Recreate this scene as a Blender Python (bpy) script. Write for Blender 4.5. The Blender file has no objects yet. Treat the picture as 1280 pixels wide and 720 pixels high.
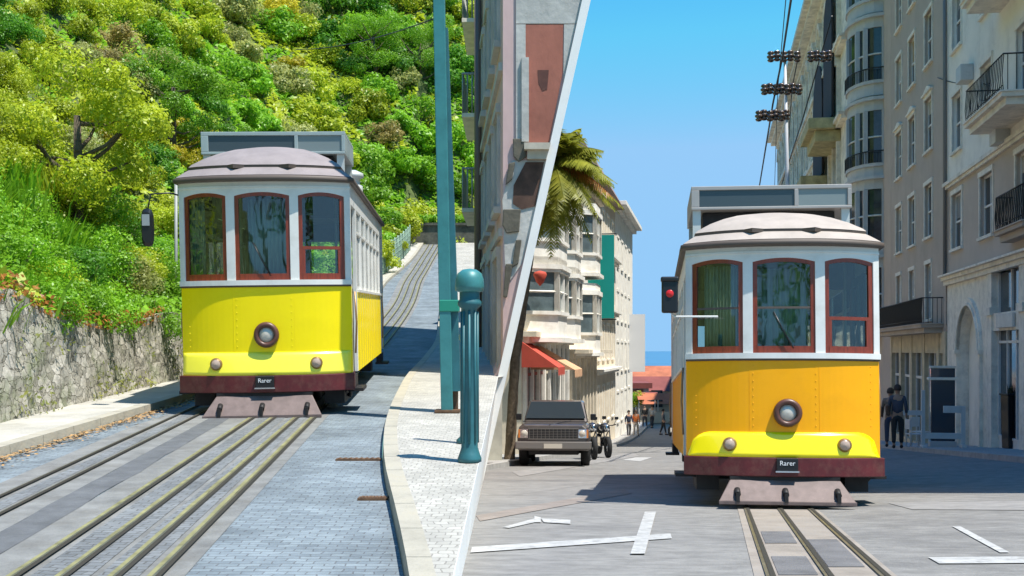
import bpy, bmesh, math, random
from mathutils import Vector, Matrix, noise
R = math.radians
rnd = random.Random(7)
scene = bpy.context.scene
COL = scene.collection

# ------------------------------------------------------------------ materials
def lin(c):
    return tuple(((v/255.0)/12.92 if v/255.0 <= 0.04045 else ((v/255.0+0.055)/1.055)**2.4) for v in c)
MATS = {}
def mat(name, base, rough=0.7, metal=0.0, var=0.0, scale=4.0, bump=0.0, bscale=30.0, spec=0.5, coat=0.0, dirt=None, dirt_amt=0.0, dscale=1.5, stretch=None, detail=5):
    """Principled with mottled base colour, optional blotchy wear colour and bump"""
    if name in MATS: return MATS[name]
    m = bpy.data.materials.new(name); m.use_nodes = True
    nt = m.node_tree; N = nt.nodes; L = nt.links
    b = N['Principled BSDF']
    b.inputs['Roughness'].default_value = rough
    b.inputs['Metallic'].default_value = metal
    b.inputs['Specular IOR Level'].default_value = spec
    b.inputs['Coat Weight'].default_value = coat
    tc = N.new('ShaderNodeTexCoord'); src = tc.outputs['Object']
    if stretch:
        mp = N.new('ShaderNodeMapping'); mp.inputs['Scale'].default_value = stretch
        L.new(src, mp.inputs['Vector']); src = mp.outputs['Vector']
    col = None
    if var > 0:
        n = N.new('ShaderNodeTexNoise'); n.inputs['Scale'].default_value = scale; n.inputs['Detail'].default_value = detail
        n.inputs['Roughness'].default_value = 0.65
        L.new(src, n.inputs['Vector'])
        r = N.new('ShaderNodeValToRGB')
        r.color_ramp.elements[0].position = 0.3; r.color_ramp.elements[1].position = 0.7
        r.color_ramp.elements[0].color = tuple(max(0, c*(1-var)) for c in base)+(1,)
        r.color_ramp.elements[1].color = tuple(min(1, c*(1+var)) for c in base)+(1,)
        L.new(n.outputs['Fac'], r.inputs['Fac']); col = r.outputs['Color']
    if dirt:
        n2 = N.new('ShaderNodeTexNoise'); n2.inputs['Scale'].default_value = dscale; n2.inputs['Detail'].default_value = 8
        n2.inputs['Roughness'].default_value = 0.7
        L.new(src, n2.inputs['Vector'])
        r2 = N.new('ShaderNodeValToRGB'); r2.color_ramp.elements[0].position = 0.5; r2.color_ramp.elements[1].position = 0.72
        r2.color_ramp.elements[0].color = (0,0,0,1); r2.color_ramp.elements[1].color = (dirt_amt,)*3+(1,)
        L.new(n2.outputs['Fac'], r2.inputs['Fac'])
        mx = N.new('ShaderNodeMix'); mx.data_type = 'RGBA'
        L.new(r2.outputs['Color'], mx.inputs[0])
        if col: L.new(col, mx.inputs[6])
        else: mx.inputs[6].default_value = tuple(base)+(1,)
        mx.inputs[7].default_value = tuple(dirt)+(1,)
        col = mx.outputs[2]
    if col: L.new(col, b.inputs['Base Color'])
    else: b.inputs['Base Color'].default_value = tuple(base)+(1,)
    if bump > 0:
        n3 = N.new('ShaderNodeTexNoise'); n3.inputs['Scale'].default_value = bscale; n3.inputs['Detail'].default_value = 6
        L.new(src, n3.inputs['Vector'])
        bp = N.new('ShaderNodeBump'); bp.inputs['Strength'].default_value = bump; bp.inputs['Distance'].default_value = 0.02
        L.new(n3.outputs['Fac'], bp.inputs['Height']); L.new(bp.outputs['Normal'], b.inputs['Normal'])
    MATS[name] = m
    return m

def brick_mat(name, c1, c2, mortar, bw, bh, msize=0.01, rough=0.85, rotz=0.0, noise_amt=0.35, bump=0.5, offset=0.5, patch=None):
    if name in MATS: return MATS[name]
    m = bpy.data.materials.new(name); m.use_nodes = True
    nt = m.node_tree; N = nt.nodes; L = nt.links; b = N['Principled BSDF']
    b.inputs['Roughness'].default_value = rough
    tc = N.new('ShaderNodeTexCoord'); mp = N.new('ShaderNodeMapping'); mp.inputs['Rotation'].default_value = (0,0,rotz)
    L.new(tc.outputs['Object'], mp.inputs['Vector'])
    # wobble the joints a little
    wn = N.new('ShaderNodeTexNoise'); wn.inputs['Scale'].default_value = 7; L.new(mp.outputs['Vector'], wn.inputs['Vector'])
    va = N.new('ShaderNodeVectorMath'); va.operation = 'MULTIPLY_ADD'
    va.inputs[1].default_value = (bh*0.85,)*3
    L.new(wn.outputs['Color'], va.inputs[0]); L.new(mp.outputs['Vector'], va.inputs[2])
    t = N.new('ShaderNodeTexBrick'); t.offset = offset
    t.inputs['Scale'].default_value = 1.0; t.inputs['Brick Width'].default_value = bw; t.inputs['Row Height'].default_value = bh
    t.inputs['Mortar Size'].default_value = msize; t.inputs['Mortar Smooth'].default_value = 0.4
    t.inputs['Color1'].default_value = tuple(c1)+(1,); t.inputs['Color2'].default_value = tuple(c2)+(1,); t.inputs['Mortar'].default_value = tuple(mortar)+(1,)
    L.new(va.outputs['Vector'], t.inputs['Vector'])
    n = N.new('ShaderNodeTexNoise'); n.inputs['Scale'].default_value = 1.1; n.inputs['Detail'].default_value = 9; n.inputs['Roughness'].default_value = 0.75
    L.new(mp.outputs['Vector'], n.inputs['Vector'])
    r = N.new('ShaderNodeMapRange'); r.inputs['From Min'].default_value = 0.3; r.inputs['From Max'].default_value = 0.7
    r.inputs['To Min'].default_value = 1-noise_amt; r.inputs['To Max'].default_value = 1+noise_amt
    L.new(n.outputs['Fac'], r.inputs['Value'])
    mu = N.new('ShaderNodeVectorMath'); mu.operation = 'SCALE'
    L.new(t.outputs['Color'], mu.inputs[0]); L.new(r.outputs['Result'], mu.inputs['Scale'])
    out = mu.outputs['Vector']
    L.new(out, b.inputs['Base Color'])
    bp = N.new('ShaderNodeBump'); bp.inputs['Strength'].default_value = bump; bp.inputs['Distance'].default_value = 0.015
    inv = N.new('ShaderNodeMath'); inv.operation = 'SUBTRACT'; inv.inputs[0].default_value = 1; L.new(t.outputs['Fac'], inv.inputs[1])
    n4 = N.new('ShaderNodeTexNoise'); n4.inputs['Scale'].default_value = 40; L.new(tc.outputs['Object'], n4.inputs['Vector'])
    ad = N.new('ShaderNodeMath'); ad.operation = 'MULTIPLY_ADD'; ad.inputs[1].default_value = 0.5
    L.new(n4.outputs['Fac'], ad.inputs[0]); L.new(inv.outputs[0], ad.inputs[2])
    L.new(ad.outputs[0], bp.inputs['Height']); L.new(bp.outputs['Normal'], b.inputs['Normal'])
    MATS[name] = m; return m

def rubble_mat(name):
    m = bpy.data.materials.new(name); m.use_nodes = True
    nt = m.node_tree; N = nt.nodes; L = nt.links; b = N['Principled BSDF']; b.inputs['Roughness'].default_value = 0.95
    tc = N.new('ShaderNodeTexCoord'); mp = N.new('ShaderNodeMapping'); mp.inputs['Scale'].default_value = (6.5,6.5,8)
    L.new(tc.outputs['Object'], mp.inputs['Vector'])
    wn = N.new('ShaderNodeTexNoise'); wn.inputs['Scale'].default_value = 1.4; L.new(mp.outputs['Vector'], wn.inputs['Vector'])
    va = N.new('ShaderNodeVectorMath'); va.operation = 'MULTIPLY_ADD'; va.inputs[1].default_value = (0.9,)*3
    L.new(wn.outputs['Color'], va.inputs[0]); L.new(mp.outputs['Vector'], va.inputs[2])
    v = N.new('ShaderNodeTexVoronoi'); v.inputs['Scale'].default_value = 1.0; L.new(va.outputs['Vector'], v.inputs['Vector'])
    e = N.new('ShaderNodeTexVoronoi'); e.feature = 'DISTANCE_TO_EDGE'; e.inputs['Scale'].default_value = 1.0; L.new(va.outputs['Vector'], e.inputs['Vector'])
    sp = N.new('ShaderNodeSeparateColor'); L.new(v.outputs['Color'], sp.inputs['Color'])
    r = N.new('ShaderNodeValToRGB'); r.color_ramp.elements[0].color = (0.31,0.285,0.23,1); r.color_ramp.elements[1].color = (0.55,0.51,0.44,1)
    x = r.color_ramp.elements.new(0.5); x.color = (0.44,0.41,0.34,1)
    L.new(sp.outputs['Red'], r.inputs['Fac'])
    n = N.new('ShaderNodeTexNoise'); n.inputs['Scale'].default_value = 9; n.inputs['Detail'].default_value = 9; n.inputs['Roughness'].default_value = .75; L.new(tc.outputs['Object'], n.inputs['Vector'])
    mr = N.new('ShaderNodeMapRange'); mr.inputs['From Min'].default_value = .3; mr.inputs['From Max'].default_value = .7; mr.inputs['To Min'].default_value = .55; mr.inputs['To Max'].default_value = 1.4
    L.new(n.outputs['Fac'], mr.inputs['Value'])
    mu = N.new('ShaderNodeVectorMath'); mu.operation = 'SCALE'; L.new(r.outputs['Color'], mu.inputs[0]); L.new(mr.outputs['Result'], mu.inputs['Scale'])
    # mortar
    er = N.new('ShaderNodeMapRange'); er.inputs['From Min'].default_value = 0.0; er.inputs['From Max'].default_value = 0.035; L.new(e.outputs['Distance'], er.inputs['Value'])
    mx = N.new('ShaderNodeMix'); mx.data_type = 'RGBA'; L.new(er.outputs['Result'], mx.inputs[0]); mx.inputs[6].default_value = (.22,.21,.165,1); L.new(mu.outputs['Vector'], mx.inputs[7])
    # moss
    n2 = N.new('ShaderNodeTexNoise'); n2.inputs['Scale'].default_value = 1.7; n2.inputs['Detail'].default_value = 7; n2.inputs['Roughness'].default_value = .7; L.new(tc.outputs['Object'], n2.inputs['Vector'])
    m2 = N.new('ShaderNodeMapRange'); m2.inputs['From Min'].default_value = .5; m2.inputs['From Max'].default_value = .68; m2.inputs['To Max'].default_value = .65; L.new(n2.outputs['Fac'], m2.inputs['Value'])
    my = N.new('ShaderNodeMix'); my.data_type = 'RGBA'; L.new(m2.outputs['Result'], my.inputs[0]); L.new(mx.outputs[2], my.inputs[6]); my.inputs[7].default_value = (.12,.17,.04,1)
    L.new(my.outputs[2], b.inputs['Base Color'])
    bp = N.new('ShaderNodeBump'); bp.inputs['Strength'].default_value = 1; bp.inputs['Distance'].default_value = .05
    ad = N.new('ShaderNodeMath'); ad.operation = 'MULTIPLY_ADD'; ad.inputs[1].default_value = .5; L.new(n.outputs['Fac'], ad.inputs[0]); L.new(er.outputs['Result'], ad.inputs[2])
    L.new(ad.outputs[0], bp.inputs['Height']); L.new(bp.outputs['Normal'], b.inputs['Normal'])
    MATS[name] = m; return m

def leaf_mat(name, c, var=0.35, hue=(1.3,1.0,0.8)):
    m = bpy.data.materials.new(name); m.use_nodes = True
    nt = m.node_tree; N = nt.nodes; L = nt.links; N.remove(N['Principled BSDF']); out = N['Material Output']
    tc = N.new('ShaderNodeTexCoord'); n = N.new('ShaderNodeTexNoise'); n.inputs['Scale'].default_value = 2.3; n.inputs['Detail'].default_value = 6; n.inputs['Roughness'].default_value = .8
    L.new(tc.outputs['Object'], n.inputs['Vector'])
    r = N.new('ShaderNodeValToRGB'); r.color_ramp.elements[0].position = .32; r.color_ramp.elements[1].position = .68
    r.color_ramp.elements[0].color = tuple(v*(1-var) for v in c)+(1,)
    r.color_ramp.elements[1].color = tuple(min(1, v*(1+var)*h) for v, h in zip(c, hue))+(1,)
    L.new(n.outputs['Fac'], r.inputs['Fac'])
    oi = N.new('ShaderNodeObjectInfo'); hs = N.new('ShaderNodeHueSaturation')
    mr = N.new('ShaderNodeMapRange'); mr.inputs['To Min'].default_value = .8; mr.inputs['To Max'].default_value = 1.25; L.new(oi.outputs['Random'], mr.inputs['Value'])
    L.new(mr.outputs['Result'], hs.inputs['Value']); L.new(r.outputs['Color'], hs.inputs['Color'])
    d = N.new('ShaderNodeBsdfDiffuse'); t = N.new('ShaderNodeBsdfTranslucent'); g = N.new('ShaderNodeBsdfGlossy'); g.inputs['Roughness'].default_value = .45
    g.inputs['Color'].default_value = (.5,.5,.5,1)
    L.new(hs.outputs['Color'], d.inputs['Color']); L.new(hs.outputs['Color'], t.inputs['Color'])
    m1 = N.new('ShaderNodeMixShader'); m1.inputs[0].default_value = .48; L.new(d.outputs[0], m1.inputs[1]); L.new(t.outputs[0], m1.inputs[2])
    m2 = N.new('ShaderNodeMixShader'); m2.inputs[0].default_value = .05; L.new(m1.outputs[0], m2.inputs[1]); L.new(g.outputs[0], m2.inputs[2])
    L.new(m2.outputs[0], out.inputs['Surface'])
    MATS[name] = m; return m

def glass_mat(name, tint=(.75,.85,.8), refl=.25, rough=.02):
    m = bpy.data.materials.new(name); m.use_nodes = True
    nt = m.node_tree; N = nt.nodes; L = nt.links; N.remove(N['Principled BSDF']); out = N['Material Output']
    t = N.new('ShaderNodeBsdfTransparent'); t.inputs['Color'].default_value = tint+(1,)
    g = N.new('ShaderNodeBsdfGlossy'); g.inputs['Roughness'].default_value = rough
    f = N.new('ShaderNodeLayerWeight'); f.inputs['Blend'].default_value = refl
    n = N.new('ShaderNodeTexNoise'); n.inputs['Scale'].default_value = 1.5; tc = N.new('ShaderNodeTexCoord'); L.new(tc.outputs['Object'], n.inputs['Vector'])
    bp = N.new('ShaderNodeBump'); bp.inputs['Strength'].default_value = .15; bp.inputs['Distance'].default_value = .05; L.new(n.outputs['Fac'], bp.inputs['Height']); L.new(bp.outputs['Normal'], g.inputs['Normal'])
    mx = N.new('ShaderNodeMixShader'); L.new(f.outputs['Facing'], mx.inputs[0]) if False else None
    ad = N.new('ShaderNodeMath'); ad.operation = 'ADD'; ad.inputs[1].default_value = refl*.35; L.new(f.outputs['Fresnel'], ad.inputs[0])
    L.new(ad.outputs[0], mx.inputs[0]); L.new(t.outputs[0], mx.inputs[1]); L.new(g.outputs[0], mx.inputs[2])
    L.new(mx.outputs[0], out.inputs['Surface'])
    MATS[name] = m; return m

# ------------------------------------------------------------------ object helpers
def link(name, me, parent=None, loc=None):
    o = bpy.data.objects.new(name, me); COL.objects.link(o)
    if parent is not None: o.parent = parent
    if loc is not None: o.location = loc
    return o
def tag(o, label=None, cat=None, group=None, kind=None):
    if label: o['label'] = label
    if cat: o['category'] = cat
    if group: o['group'] = group
    if kind: o['kind'] = kind
    return o
def empty(name, label, cat, loc=(0,0,0), rz=0.0, group=None, rx=0.0):
    o = bpy.data.objects.new(name, None); COL.objects.link(o); o.location = loc; o.rotation_euler = (rx,0,rz)
    o.empty_display_size = .3
    return tag(o, label, cat, group)
def copy_tree(o, parent=None):
    c = o.copy(); COL.objects.link(c); c.parent = parent
    for ch in o.children:
        copy_tree(ch, c)
    return c

class MB:
    """mesh builder: collects vertices and faces (with material slots)"""
    def __init__(s): s.v = []; s.f = []; s.mi = []; s.sm = []
    def add(s, vs, fs, m=0, smooth=False):
        b = len(s.v); s.v += [tuple(v) for v in vs]
        for f in fs: s.f.append(tuple(b+i for i in f)); s.mi.append(m); s.sm.append(smooth)
        return s
    def box(s, x0,x1,y0,y1,z0,z1, m=0):
        return s.add([(x0,y0,z0),(x1,y0,z0),(x1,y1,z0),(x0,y1,z0),(x0,y0,z1),(x1,y0,z1),(x1,y1,z1),(x0,y1,z1)],
              [(0,3,2,1),(4,5,6,7),(0,1,5,4),(1,2,6,5),(2,3,7,6),(3,0,4,7)], m)
    def obox(s, c, ax, ay, az, m=0):
        c, ax, ay, az = map(Vector, (c, ax, ay, az)); vs = []
        for k in (-1,1):
            for i, j in ((-1,-1),(1,-1),(1,1),(-1,1)): vs.append(c+ax*i+ay*j+az*k)
        return s.add(vs, [(0,3,2,1),(4,5,6,7),(0,1,5,4),(1,2,6,5),(2,3,7,6),(3,0,4,7)], m)
    def tube(s, pts, rad, n=8, m=0, smooth=True, cap=True):
        pts = [Vector(p) for p in pts]; 
        if not isinstance(rad, (list, tuple)): rad = [rad]*len(pts)
        vs = []; prev = None
        for i, p in enumerate(pts):
            t = (pts[min(i+1,len(pts)-1)]-pts[max(i-1,0)]).normalized()
            ref = Vector((0,0,1)) if abs(t.z) < .95 else Vector((1,0,0))
            a = t.cross(ref).normalized() if prev is None else (prev - t*prev.dot(t)).normalized()
            prev = a; b = t.cross(a)
            for k in range(n):
                an = 2*math.pi*k/n; vs.append(p+(a*math.cos(an)+b*math.sin(an))*rad[i])
        fs = []
        for i in range(len(pts)-1):
            for k in range(n):
                k2 = (k+1)%n; fs.append((i*n+k, i*n+k2, (i+1)*n+k2, (i+1)*n+k))
        s.add(vs, fs, m, smooth)
        if cap:
            b = len(s.v)-len(vs)
            s.f.append(tuple(b+k for k in range(n))[::-1]); s.mi.append(m); s.sm.append(False)
            s.f.append(tuple(b+(len(pts)-1)*n+k for k in range(n))); s.mi.append(m); s.sm.append(False)
        return s
    def lathe(s, c, prof, n=20, axis='z', m=0, smooth=True):
        c = Vector(c); vs = []
        for r, h in prof:
            for k in range(n):
                a = 2*math.pi*k/n; x, y = r*math.cos(a), r*math.sin(a)
                vs.append(c+(Vector((x,y,h)) if axis == 'z' else Vector((x,h,y)) if axis == 'y' else Vector((h,x,y))))
        fs = []
        for i in range(len(prof)-1):
            for k in range(n):
                k2 = (k+1)%n
                q = (i*n+k, i*n+k2, (i+1)*n+k2, (i+1)*n+k)
                fs.append(q[::-1] if axis == 'y' else q)
        return s.add(vs, fs, m, smooth)
    def prism(s, poly, y0, y1, m=0):
        """polygon in (x,z) extruded along y"""
        n = len(poly); vs = [(x,y0,z) for x,z in poly]+[(x,y1,z) for x,z in poly]
        fs = [tuple(range(n)), tuple(range(2*n-1, n-1, -1))]+[(i,(i+n),(i+1)%n+n,(i+1)%n) for i in range(n)]
        return s.add(vs, fs, m)
    def prismx(s, poly, x0, x1, m=0):
        n = len(poly); vs = [(x0,y,z) for y,z in poly]+[(x1,y,z) for y,z in poly]
        fs = [tuple(range(n)), tuple(range(2*n-1, n-1, -1))]+[(i,(i+n),(i+1)%n+n,(i+1)%n) for i in range(n)]
        return s.add(vs, fs, m)
    def prismz(s, poly, z0, z1, m=0):
        n = len(poly); vs = [(x,y,z0) for x,y in poly]+[(x,y,z1) for x,y in poly]
        fs = [tuple(range(n)), tuple(range(2*n-1, n-1, -1))]+[(i,(i+n),(i+1)%n+n,(i+1)%n) for i in range(n)]
        return s.add(vs, fs, m)
    def mesh(s, name, mats, fix=True):
        me = bpy.data.meshes.new(name); me.from_pydata(s.v, [], s.f)
        if not isinstance(mats, (list, tuple)): mats = [mats]
        for m in mats: me.materials.append(m)
        me.polygons.foreach_set('material_index', s.mi)
        me.polygons.foreach_set('use_smooth', s.sm)
        if fix:
            bm = bmesh.new(); bm.from_mesh(me); bmesh.ops.recalc_face_normals(bm, faces=bm.faces); bm.to_mesh(me); bm.free()
        me.update(); return me
    def build(s, name, mats, parent=None, loc=None, bevel=0.0, fix=True):
        o = link(name, s.mesh(name, mats, fix), parent, loc)
        if bevel > 0:
            md = o.modifiers.new('bevel', 'BEVEL'); md.width = bevel; md.segments = 2; md.limit_method = 'ANGLE'; md.angle_limit = R(40)
        return o

def interp(tab, y):
    if y <= tab[0][0]: return tab[0][1]
    for (a, b), (c, d) in zip(tab, tab[1:]):
        if y <= c: return b+(d-b)*(y-a)/(c-a)
    return tab[-1][1]
def sinterp(tab, y):  # smooth version
    return sum(interp(tab, y+k*.8) for k in (-2,-1,0,1,2))/5

# ------------------------------------------------------------------ terrain functions
F = 1400.0; HY = 438.0
def gl(y):      # climbing street
    yy = max(y, 5.1)
    z = -1.5+.0486*yy
    if yy > 20: z += .00214*(min(yy, 66)-20)**2
    return z
def gr(x, y):   # street that drops to the sea
    yy = max(y, 5.1)
    z = -.89-.0707*min(yy, 85)
    if yy > 55: z += .0012*(min(yy, 85)-55)**2
    if yy > 85: z = interp([(85,-5.82),(100,-6),(200,-9),(400,-16),(1500,-38),(2600,-45)], yy)
    u = x-.179*y
    if yy < 110: z += .055*max(0, min(u, 6)-1.3)*min(1, max(0, (yy-6)/12))*max(0, 1-max(0, yy-85)/25)
    return z
def xu(u, y): return u+.179*y
def divpx(py): return 733-.2236*py
def div_x(z, y, off=0):
    py = HY-F*z/y
    return (divpx(py)+off-640)/F*y
KR = [(-12,0.3),(3,-.22),(6.2,-.58),(7.5,-.8),(8.75,-1.0),(10.66,-1.256),(13.6,-1.525),(20,-1.9),(30,-2.05),(40,-2.6),(60,-3.6),(66,-3.6)]
KL = [(-12,-4.9),(10,-4.7),(16,-4.62),(24,-4.8),(40,-5.4),(52,-5.75),(60,-5.3),(66,-5.2)]
TC = [(-12,-1.04),(6,-2.27),(14,-2.82),(20,-3.23),(26,-3.6),(34,-3.9),(44,-4.2),(52,-4.6),(60,-4.6),(66,-4.5)]  # track centre line
# ------------------------------------------------------------------ surfaces
M_cobble = brick_mat('blue_grey_setts', (.21,.25,.27), (.15,.18,.20), (.12,.13,.14), .12, .06, .005, rotz=0, noise_amt=.45)
M_cobble2 = brick_mat('grey_setts', (.20,.21,.215), (.15,.16,.165), (.11,.11,.105), .12, .065, .006, rotz=R(4), noise_amt=.35)
M_bed = mat('track_concrete', (.20,.20,.19), .9, var=.3, scale=3, bump=.5, bscale=40, dirt=(.14,.13,.11), dirt_amt=.6, dscale=2)
M_asph = mat('dark_asphalt_strip', (.115,.12,.125), .9, var=.25, scale=5, bump=.4, bscale=60)
M_pave = brick_mat('limestone_pavement_setts', (.46,.44,.39), (.36,.345,.305), (.27,.255,.225), .08, .08, .005, noise_amt=.22, bump=.35)
M_kerb = mat('cream_kerb_stone', (.40,.37,.30), .85, var=.2, scale=3, bump=.3, bscale=35, dirt=(.3,.26,.18), dirt_amt=.5, dscale=3)
M_conc = mat('pale_pavement_concrete', (.44,.42,.37), .9, var=.2, scale=2.0, bump=.3, bscale=30, dirt=(.27,.25,.2), dirt_amt=.6, dscale=1.3)
M_rail = mat('worn_rail_steel', (.22,.2,.14), .4, metal=.6, var=.3, scale=6)
M_groove = mat('rail_groove_dirt', (.035,.03,.02), .9)
M_ochre = mat('mossy_rail_edge', (.215,.205,.095), .9, var=.4, scale=5)
M_road = mat('sunlit_road_asphalt', (.22,.212,.20), .9, var=.28, scale=7, bump=.6, bscale=50, dirt=(.115,.112,.11), dirt_amt=.85, dscale=.7, stretch=(.6,1,1), detail=12)
M_road2 = mat('worn_road_patch', (.24,.205,.18), .9, var=.2, scale=3, bump=.4, bscale=60)
M_road3 = mat('dark_road_patch', (.145,.14,.14), .9, var=.25, scale=3, bump=.4, bscale=60)
M_paint = mat('worn_white_road_paint', (.42,.415,.40), .85, var=.2, scale=7, dirt=(.2,.195,.188), dirt_amt=1.0, dscale=11)
M_iron = mat('rusty_iron', (.16,.09,.05), .7, metal=.3, var=.4, scale=12)
M_soil = mat('slope_soil', (.085,.12,.03), .95, var=.5, scale=1.5)
M_rubble = rubble_mat('rubble_stone')
M_stripe = mat('white_divider_strip', (.86,.86,.84), .8, var=.03, scale=3)
M_flag = brick_mat('grey_flagstones', (.36,.35,.33), (.30,.29,.28), (.17,.165,.16), .9, .6, .012, rotz=R(-10), noise_amt=.2)

def sheet(name, xa, xb, y0, y1, dy, zf, m, dz=0.0, nx=1, kind='structure', wob=0.0, **kw):
    """strip between two curves xa(y), xb(y) laid on height zf(x,y)"""
    mb = MB(); n = max(1, int(round((y1-y0)/dy)))
    vs = []
    for i in range(n+1):
        y = y0+(y1-y0)*i/n; a, b = xa(y), xb(y)
        if wob: 
            a += wob*noise.noise((y*1.3, 3.1, 0)); b += wob*noise.noise((y*1.1, 9.1, 0))
        for k in range(nx+1):
            x = a+(b-a)*k/nx; vs.append((x, y, zf(x, y)+dz))
    fs = [(i*(nx+1)+k, i*(nx+1)+k+1, (i+1)*(nx+1)+k+1, (i+1)*(nx+1)+k) for i in range(n) for k in range(nx)]
    mb.add(vs, fs, 0, True)
    o = mb.build(name, m, fix=False)
    if kind: o['kind'] = kind
    return o
ZL = lambda x, y: gl(y)
kr = lambda y: sinterp(KR, y); kl = lambda y: sinterp(KL, y); tcf = lambda y: sinterp(TC, y)
Y0 = -12.0
KH = .11
# --- climbing street (left)
sheet('road', lambda y: kl(y)+.02, lambda y: kr(y)-.0, Y0, 70, .5, ZL, M_cobble)
ur = -1.86+2.27-.0686*0  # unused
def off(o): return lambda y: tcf(y)+o
sheet('track_bed_strip', off(-.66), off(.52), Y0, 66, .5, ZL, M_bed, .004)
sheet('sett_strip', off(-.30), off(.02), Y0, 66, .5, ZL, M_cobble2, .008)
sheet('sett_strip', off(.06), off(.28), Y0, 66, .5, ZL, M_cobble2, .008)
sheet('asphalt_strip', off(-.90), off(-.66), Y0, 40, .5, ZL, M_asph, .006, wob=.03)
sheet('track_bed_strip', lambda y: max(kl(y)+.3, tcf(y)-1.62), off(-.90), Y0, 40, .5, ZL, M_bed, .004)
sheet('sett_strip', lambda y: max(kl(y)+.3, tcf(y)-1.30), off(-1.18), Y0, 40, .5, ZL, M_cobble2, .007)
def rail(name, fn, y0, y1, zf, label, w=.018, ochre=True):
    o = sheet(name, lambda y: fn(y)-w, lambda y: fn(y)+w, y0, y1, .5, zf, M_rail, .016, kind=None)
    g = sheet('groove', lambda y: fn(y)+w*.1, lambda y: fn(y)+w*.9+.018, y0, y1, .5, zf, M_groove, .020, kind=None); g.parent = o
    if ochre:
        g = sheet('mossy_edge', lambda y: fn(y)-w-.035, lambda y: fn(y)-w, y0, y1, .5, zf, M_ochre, .012, kind=None, wob=.012); g.parent = o
    tag(o, label, 'tram rail', 'tram rails set in the paving')
for oo, nm in ((-.375,'yellowish grooved rail furthest left under the lemon tram'), (-.115,'second grooved rail from the left under the lemon tram'), (.165,'third grooved rail from the left under the lemon tram'), (.375,'grooved rail nearest the blue grey setts under the lemon tram')):
    rail('tram_rail', off(oo), Y0, 66, ZL, nm)
rail('tram_rail', lambda y: max(kl(y)+.35, tcf(y)-1.38), Y0, 40, ZL, 'worn rail of the empty track nearest the stone wall', ochre=False)
rail('tram_rail', lambda y: max(kl(y)+.55, tcf(y)-1.12), Y0, 40, ZL, 'inner worn rail of the empty track beside the dark asphalt band', ochre=False)
# kerbs
def kerb(name, fa, w, side, y0, y1, zf, m, label, h=KH):
    mb = MB(); y = y0; k = 0
    while y < y1:
        L_ = .75+.15*noise.noise((y,0,4)); e = min(y+L_, y1); g = .012
        vs = []
        for yy in (y+g, e):
            a = fa(yy); b = a+w*side
            z = zf(a, yy)
            vs += [(a, yy, z-.1), (a+.012*side, yy, z+h), (b, yy, z+h), (b, yy, z-.1)]
        mb.add(vs, [(0,1,5,4),(1,2,6,5),(2,3,7,6),(0,3,2,1),(4,5,6,7)])
        y = e
    o = mb.build(name, m); tag(o, label, 'kerb'); return o
kerb('kerb', kr, .145, 1, Y0, 66, ZL, M_kerb, 'cream stone kerb curving along the right side of the climbing street')
kerb('kerb', kl, .16, -1, Y0, 66, ZL, M_kerb, 'pale stone kerb below the rubble wall pavement')
def xdiv_top(y):
    z = gl(y)+KH
    return div_x(z, max(y, 4.2), -5) if y > 4.2 else div_x(gl(4.2)+KH, 4.2, -5)
FAC = lambda y: 1.18-.0686*y
sheet('pavement', lambda y: kr(y)+.145, lambda y: (xdiv_top(y) if y < 19.5 else FAC(y)+.06), Y0, 36, .3, ZL, M_pave, KH-.004)
sheet('pavement', lambda y: kr(y)+.17, lambda y: max(-1.9, kr(y)+1.2), 36, 66, .5, ZL, M_pave, KH-.004)
sheet('pavement', lambda y: -5.7 if y < 30 else kl(y)-1.1, lambda y: kl(y)-.16, Y0, 66, .5, ZL, M_conc, KH-.004)
for (px, py, w) in ((430,575,.42),(458,624,.22)):
    d = 1.5/((py-HY)/F+.0486); x1 = kr(d)
    mb = MB(); xa = x1-w; mb.box(xa, x1-.01, d-.06, d+.06, gl(d)-.02, gl(d)+.014)
    for k in range(8): mb.box(xa+.02+k*w/8.5, xa+.02+k*w/8.5+.02, d-.05, d+.05, gl(d)+.01, gl(d)+.02)
    o = mb.build('drain_grate', M_iron); tag(o, 'rusty slot drain in the blue setts '+('farther from the camera' if py == 575 else 'closer to the camera'), 'drain', 'rusty drains by the kerb')

# --- white divider between the two views, given form as a made-up leaning wall
mb = MB(); vs = []; n = 40
for i in range(n+1):
    y = 4.2+(19.5-4.2)*i/n
    zt = gl(y)+KH-.001; zb = gr(-.3, y)-.0
    xt = div_x(zt, y, -5); xb = div_x(zb, y, 5) if zb < zt-.05 else xt+.05
    if i == 0: pass
    vs += [(xt-.10, y, zt-.05), (xt, y, zt-.001), (xb, y, zb-.02), (xb-.12, y, zb-.02)]
fs = []
for i in range(n):
    for k in range(4): fs.append((i*4+k, i*4+(k+1)%4, (i+1)*4+(k+1)%4, (i+1)*4+k))
fs += [(0,1,2,3), tuple(n*4+k for k in (3,2,1,0))]
mb.add(vs, fs); o = mb.build('divider_wall', M_stripe); tag(o, 'slender white divider strip built as a made-up leaning wall between pavement and lower road', 'wall')

# --- street dropping to the sea (right)
def zr(x, y): return gr(x, y)
def xl_r(y): return -4 if y < 4 else (div_x(gr(-.3,y), y, 5)-.4 if y < 19.5 else -2.0)
sheet('road', lambda y: xl_r(y), lambda y: xu(6.1, y), Y0, 85, .7, zr, M_road, 0, nx=14)
M_farland = mat('distant_town_ground', (.22,.2,.16), .95, var=.4, scale=.02)
sheet('terrain', lambda y: -60-y*.3, lambda y: 140+y*.5, 85, 2600, 25, zr, M_farland, -.02, nx=8)
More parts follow.
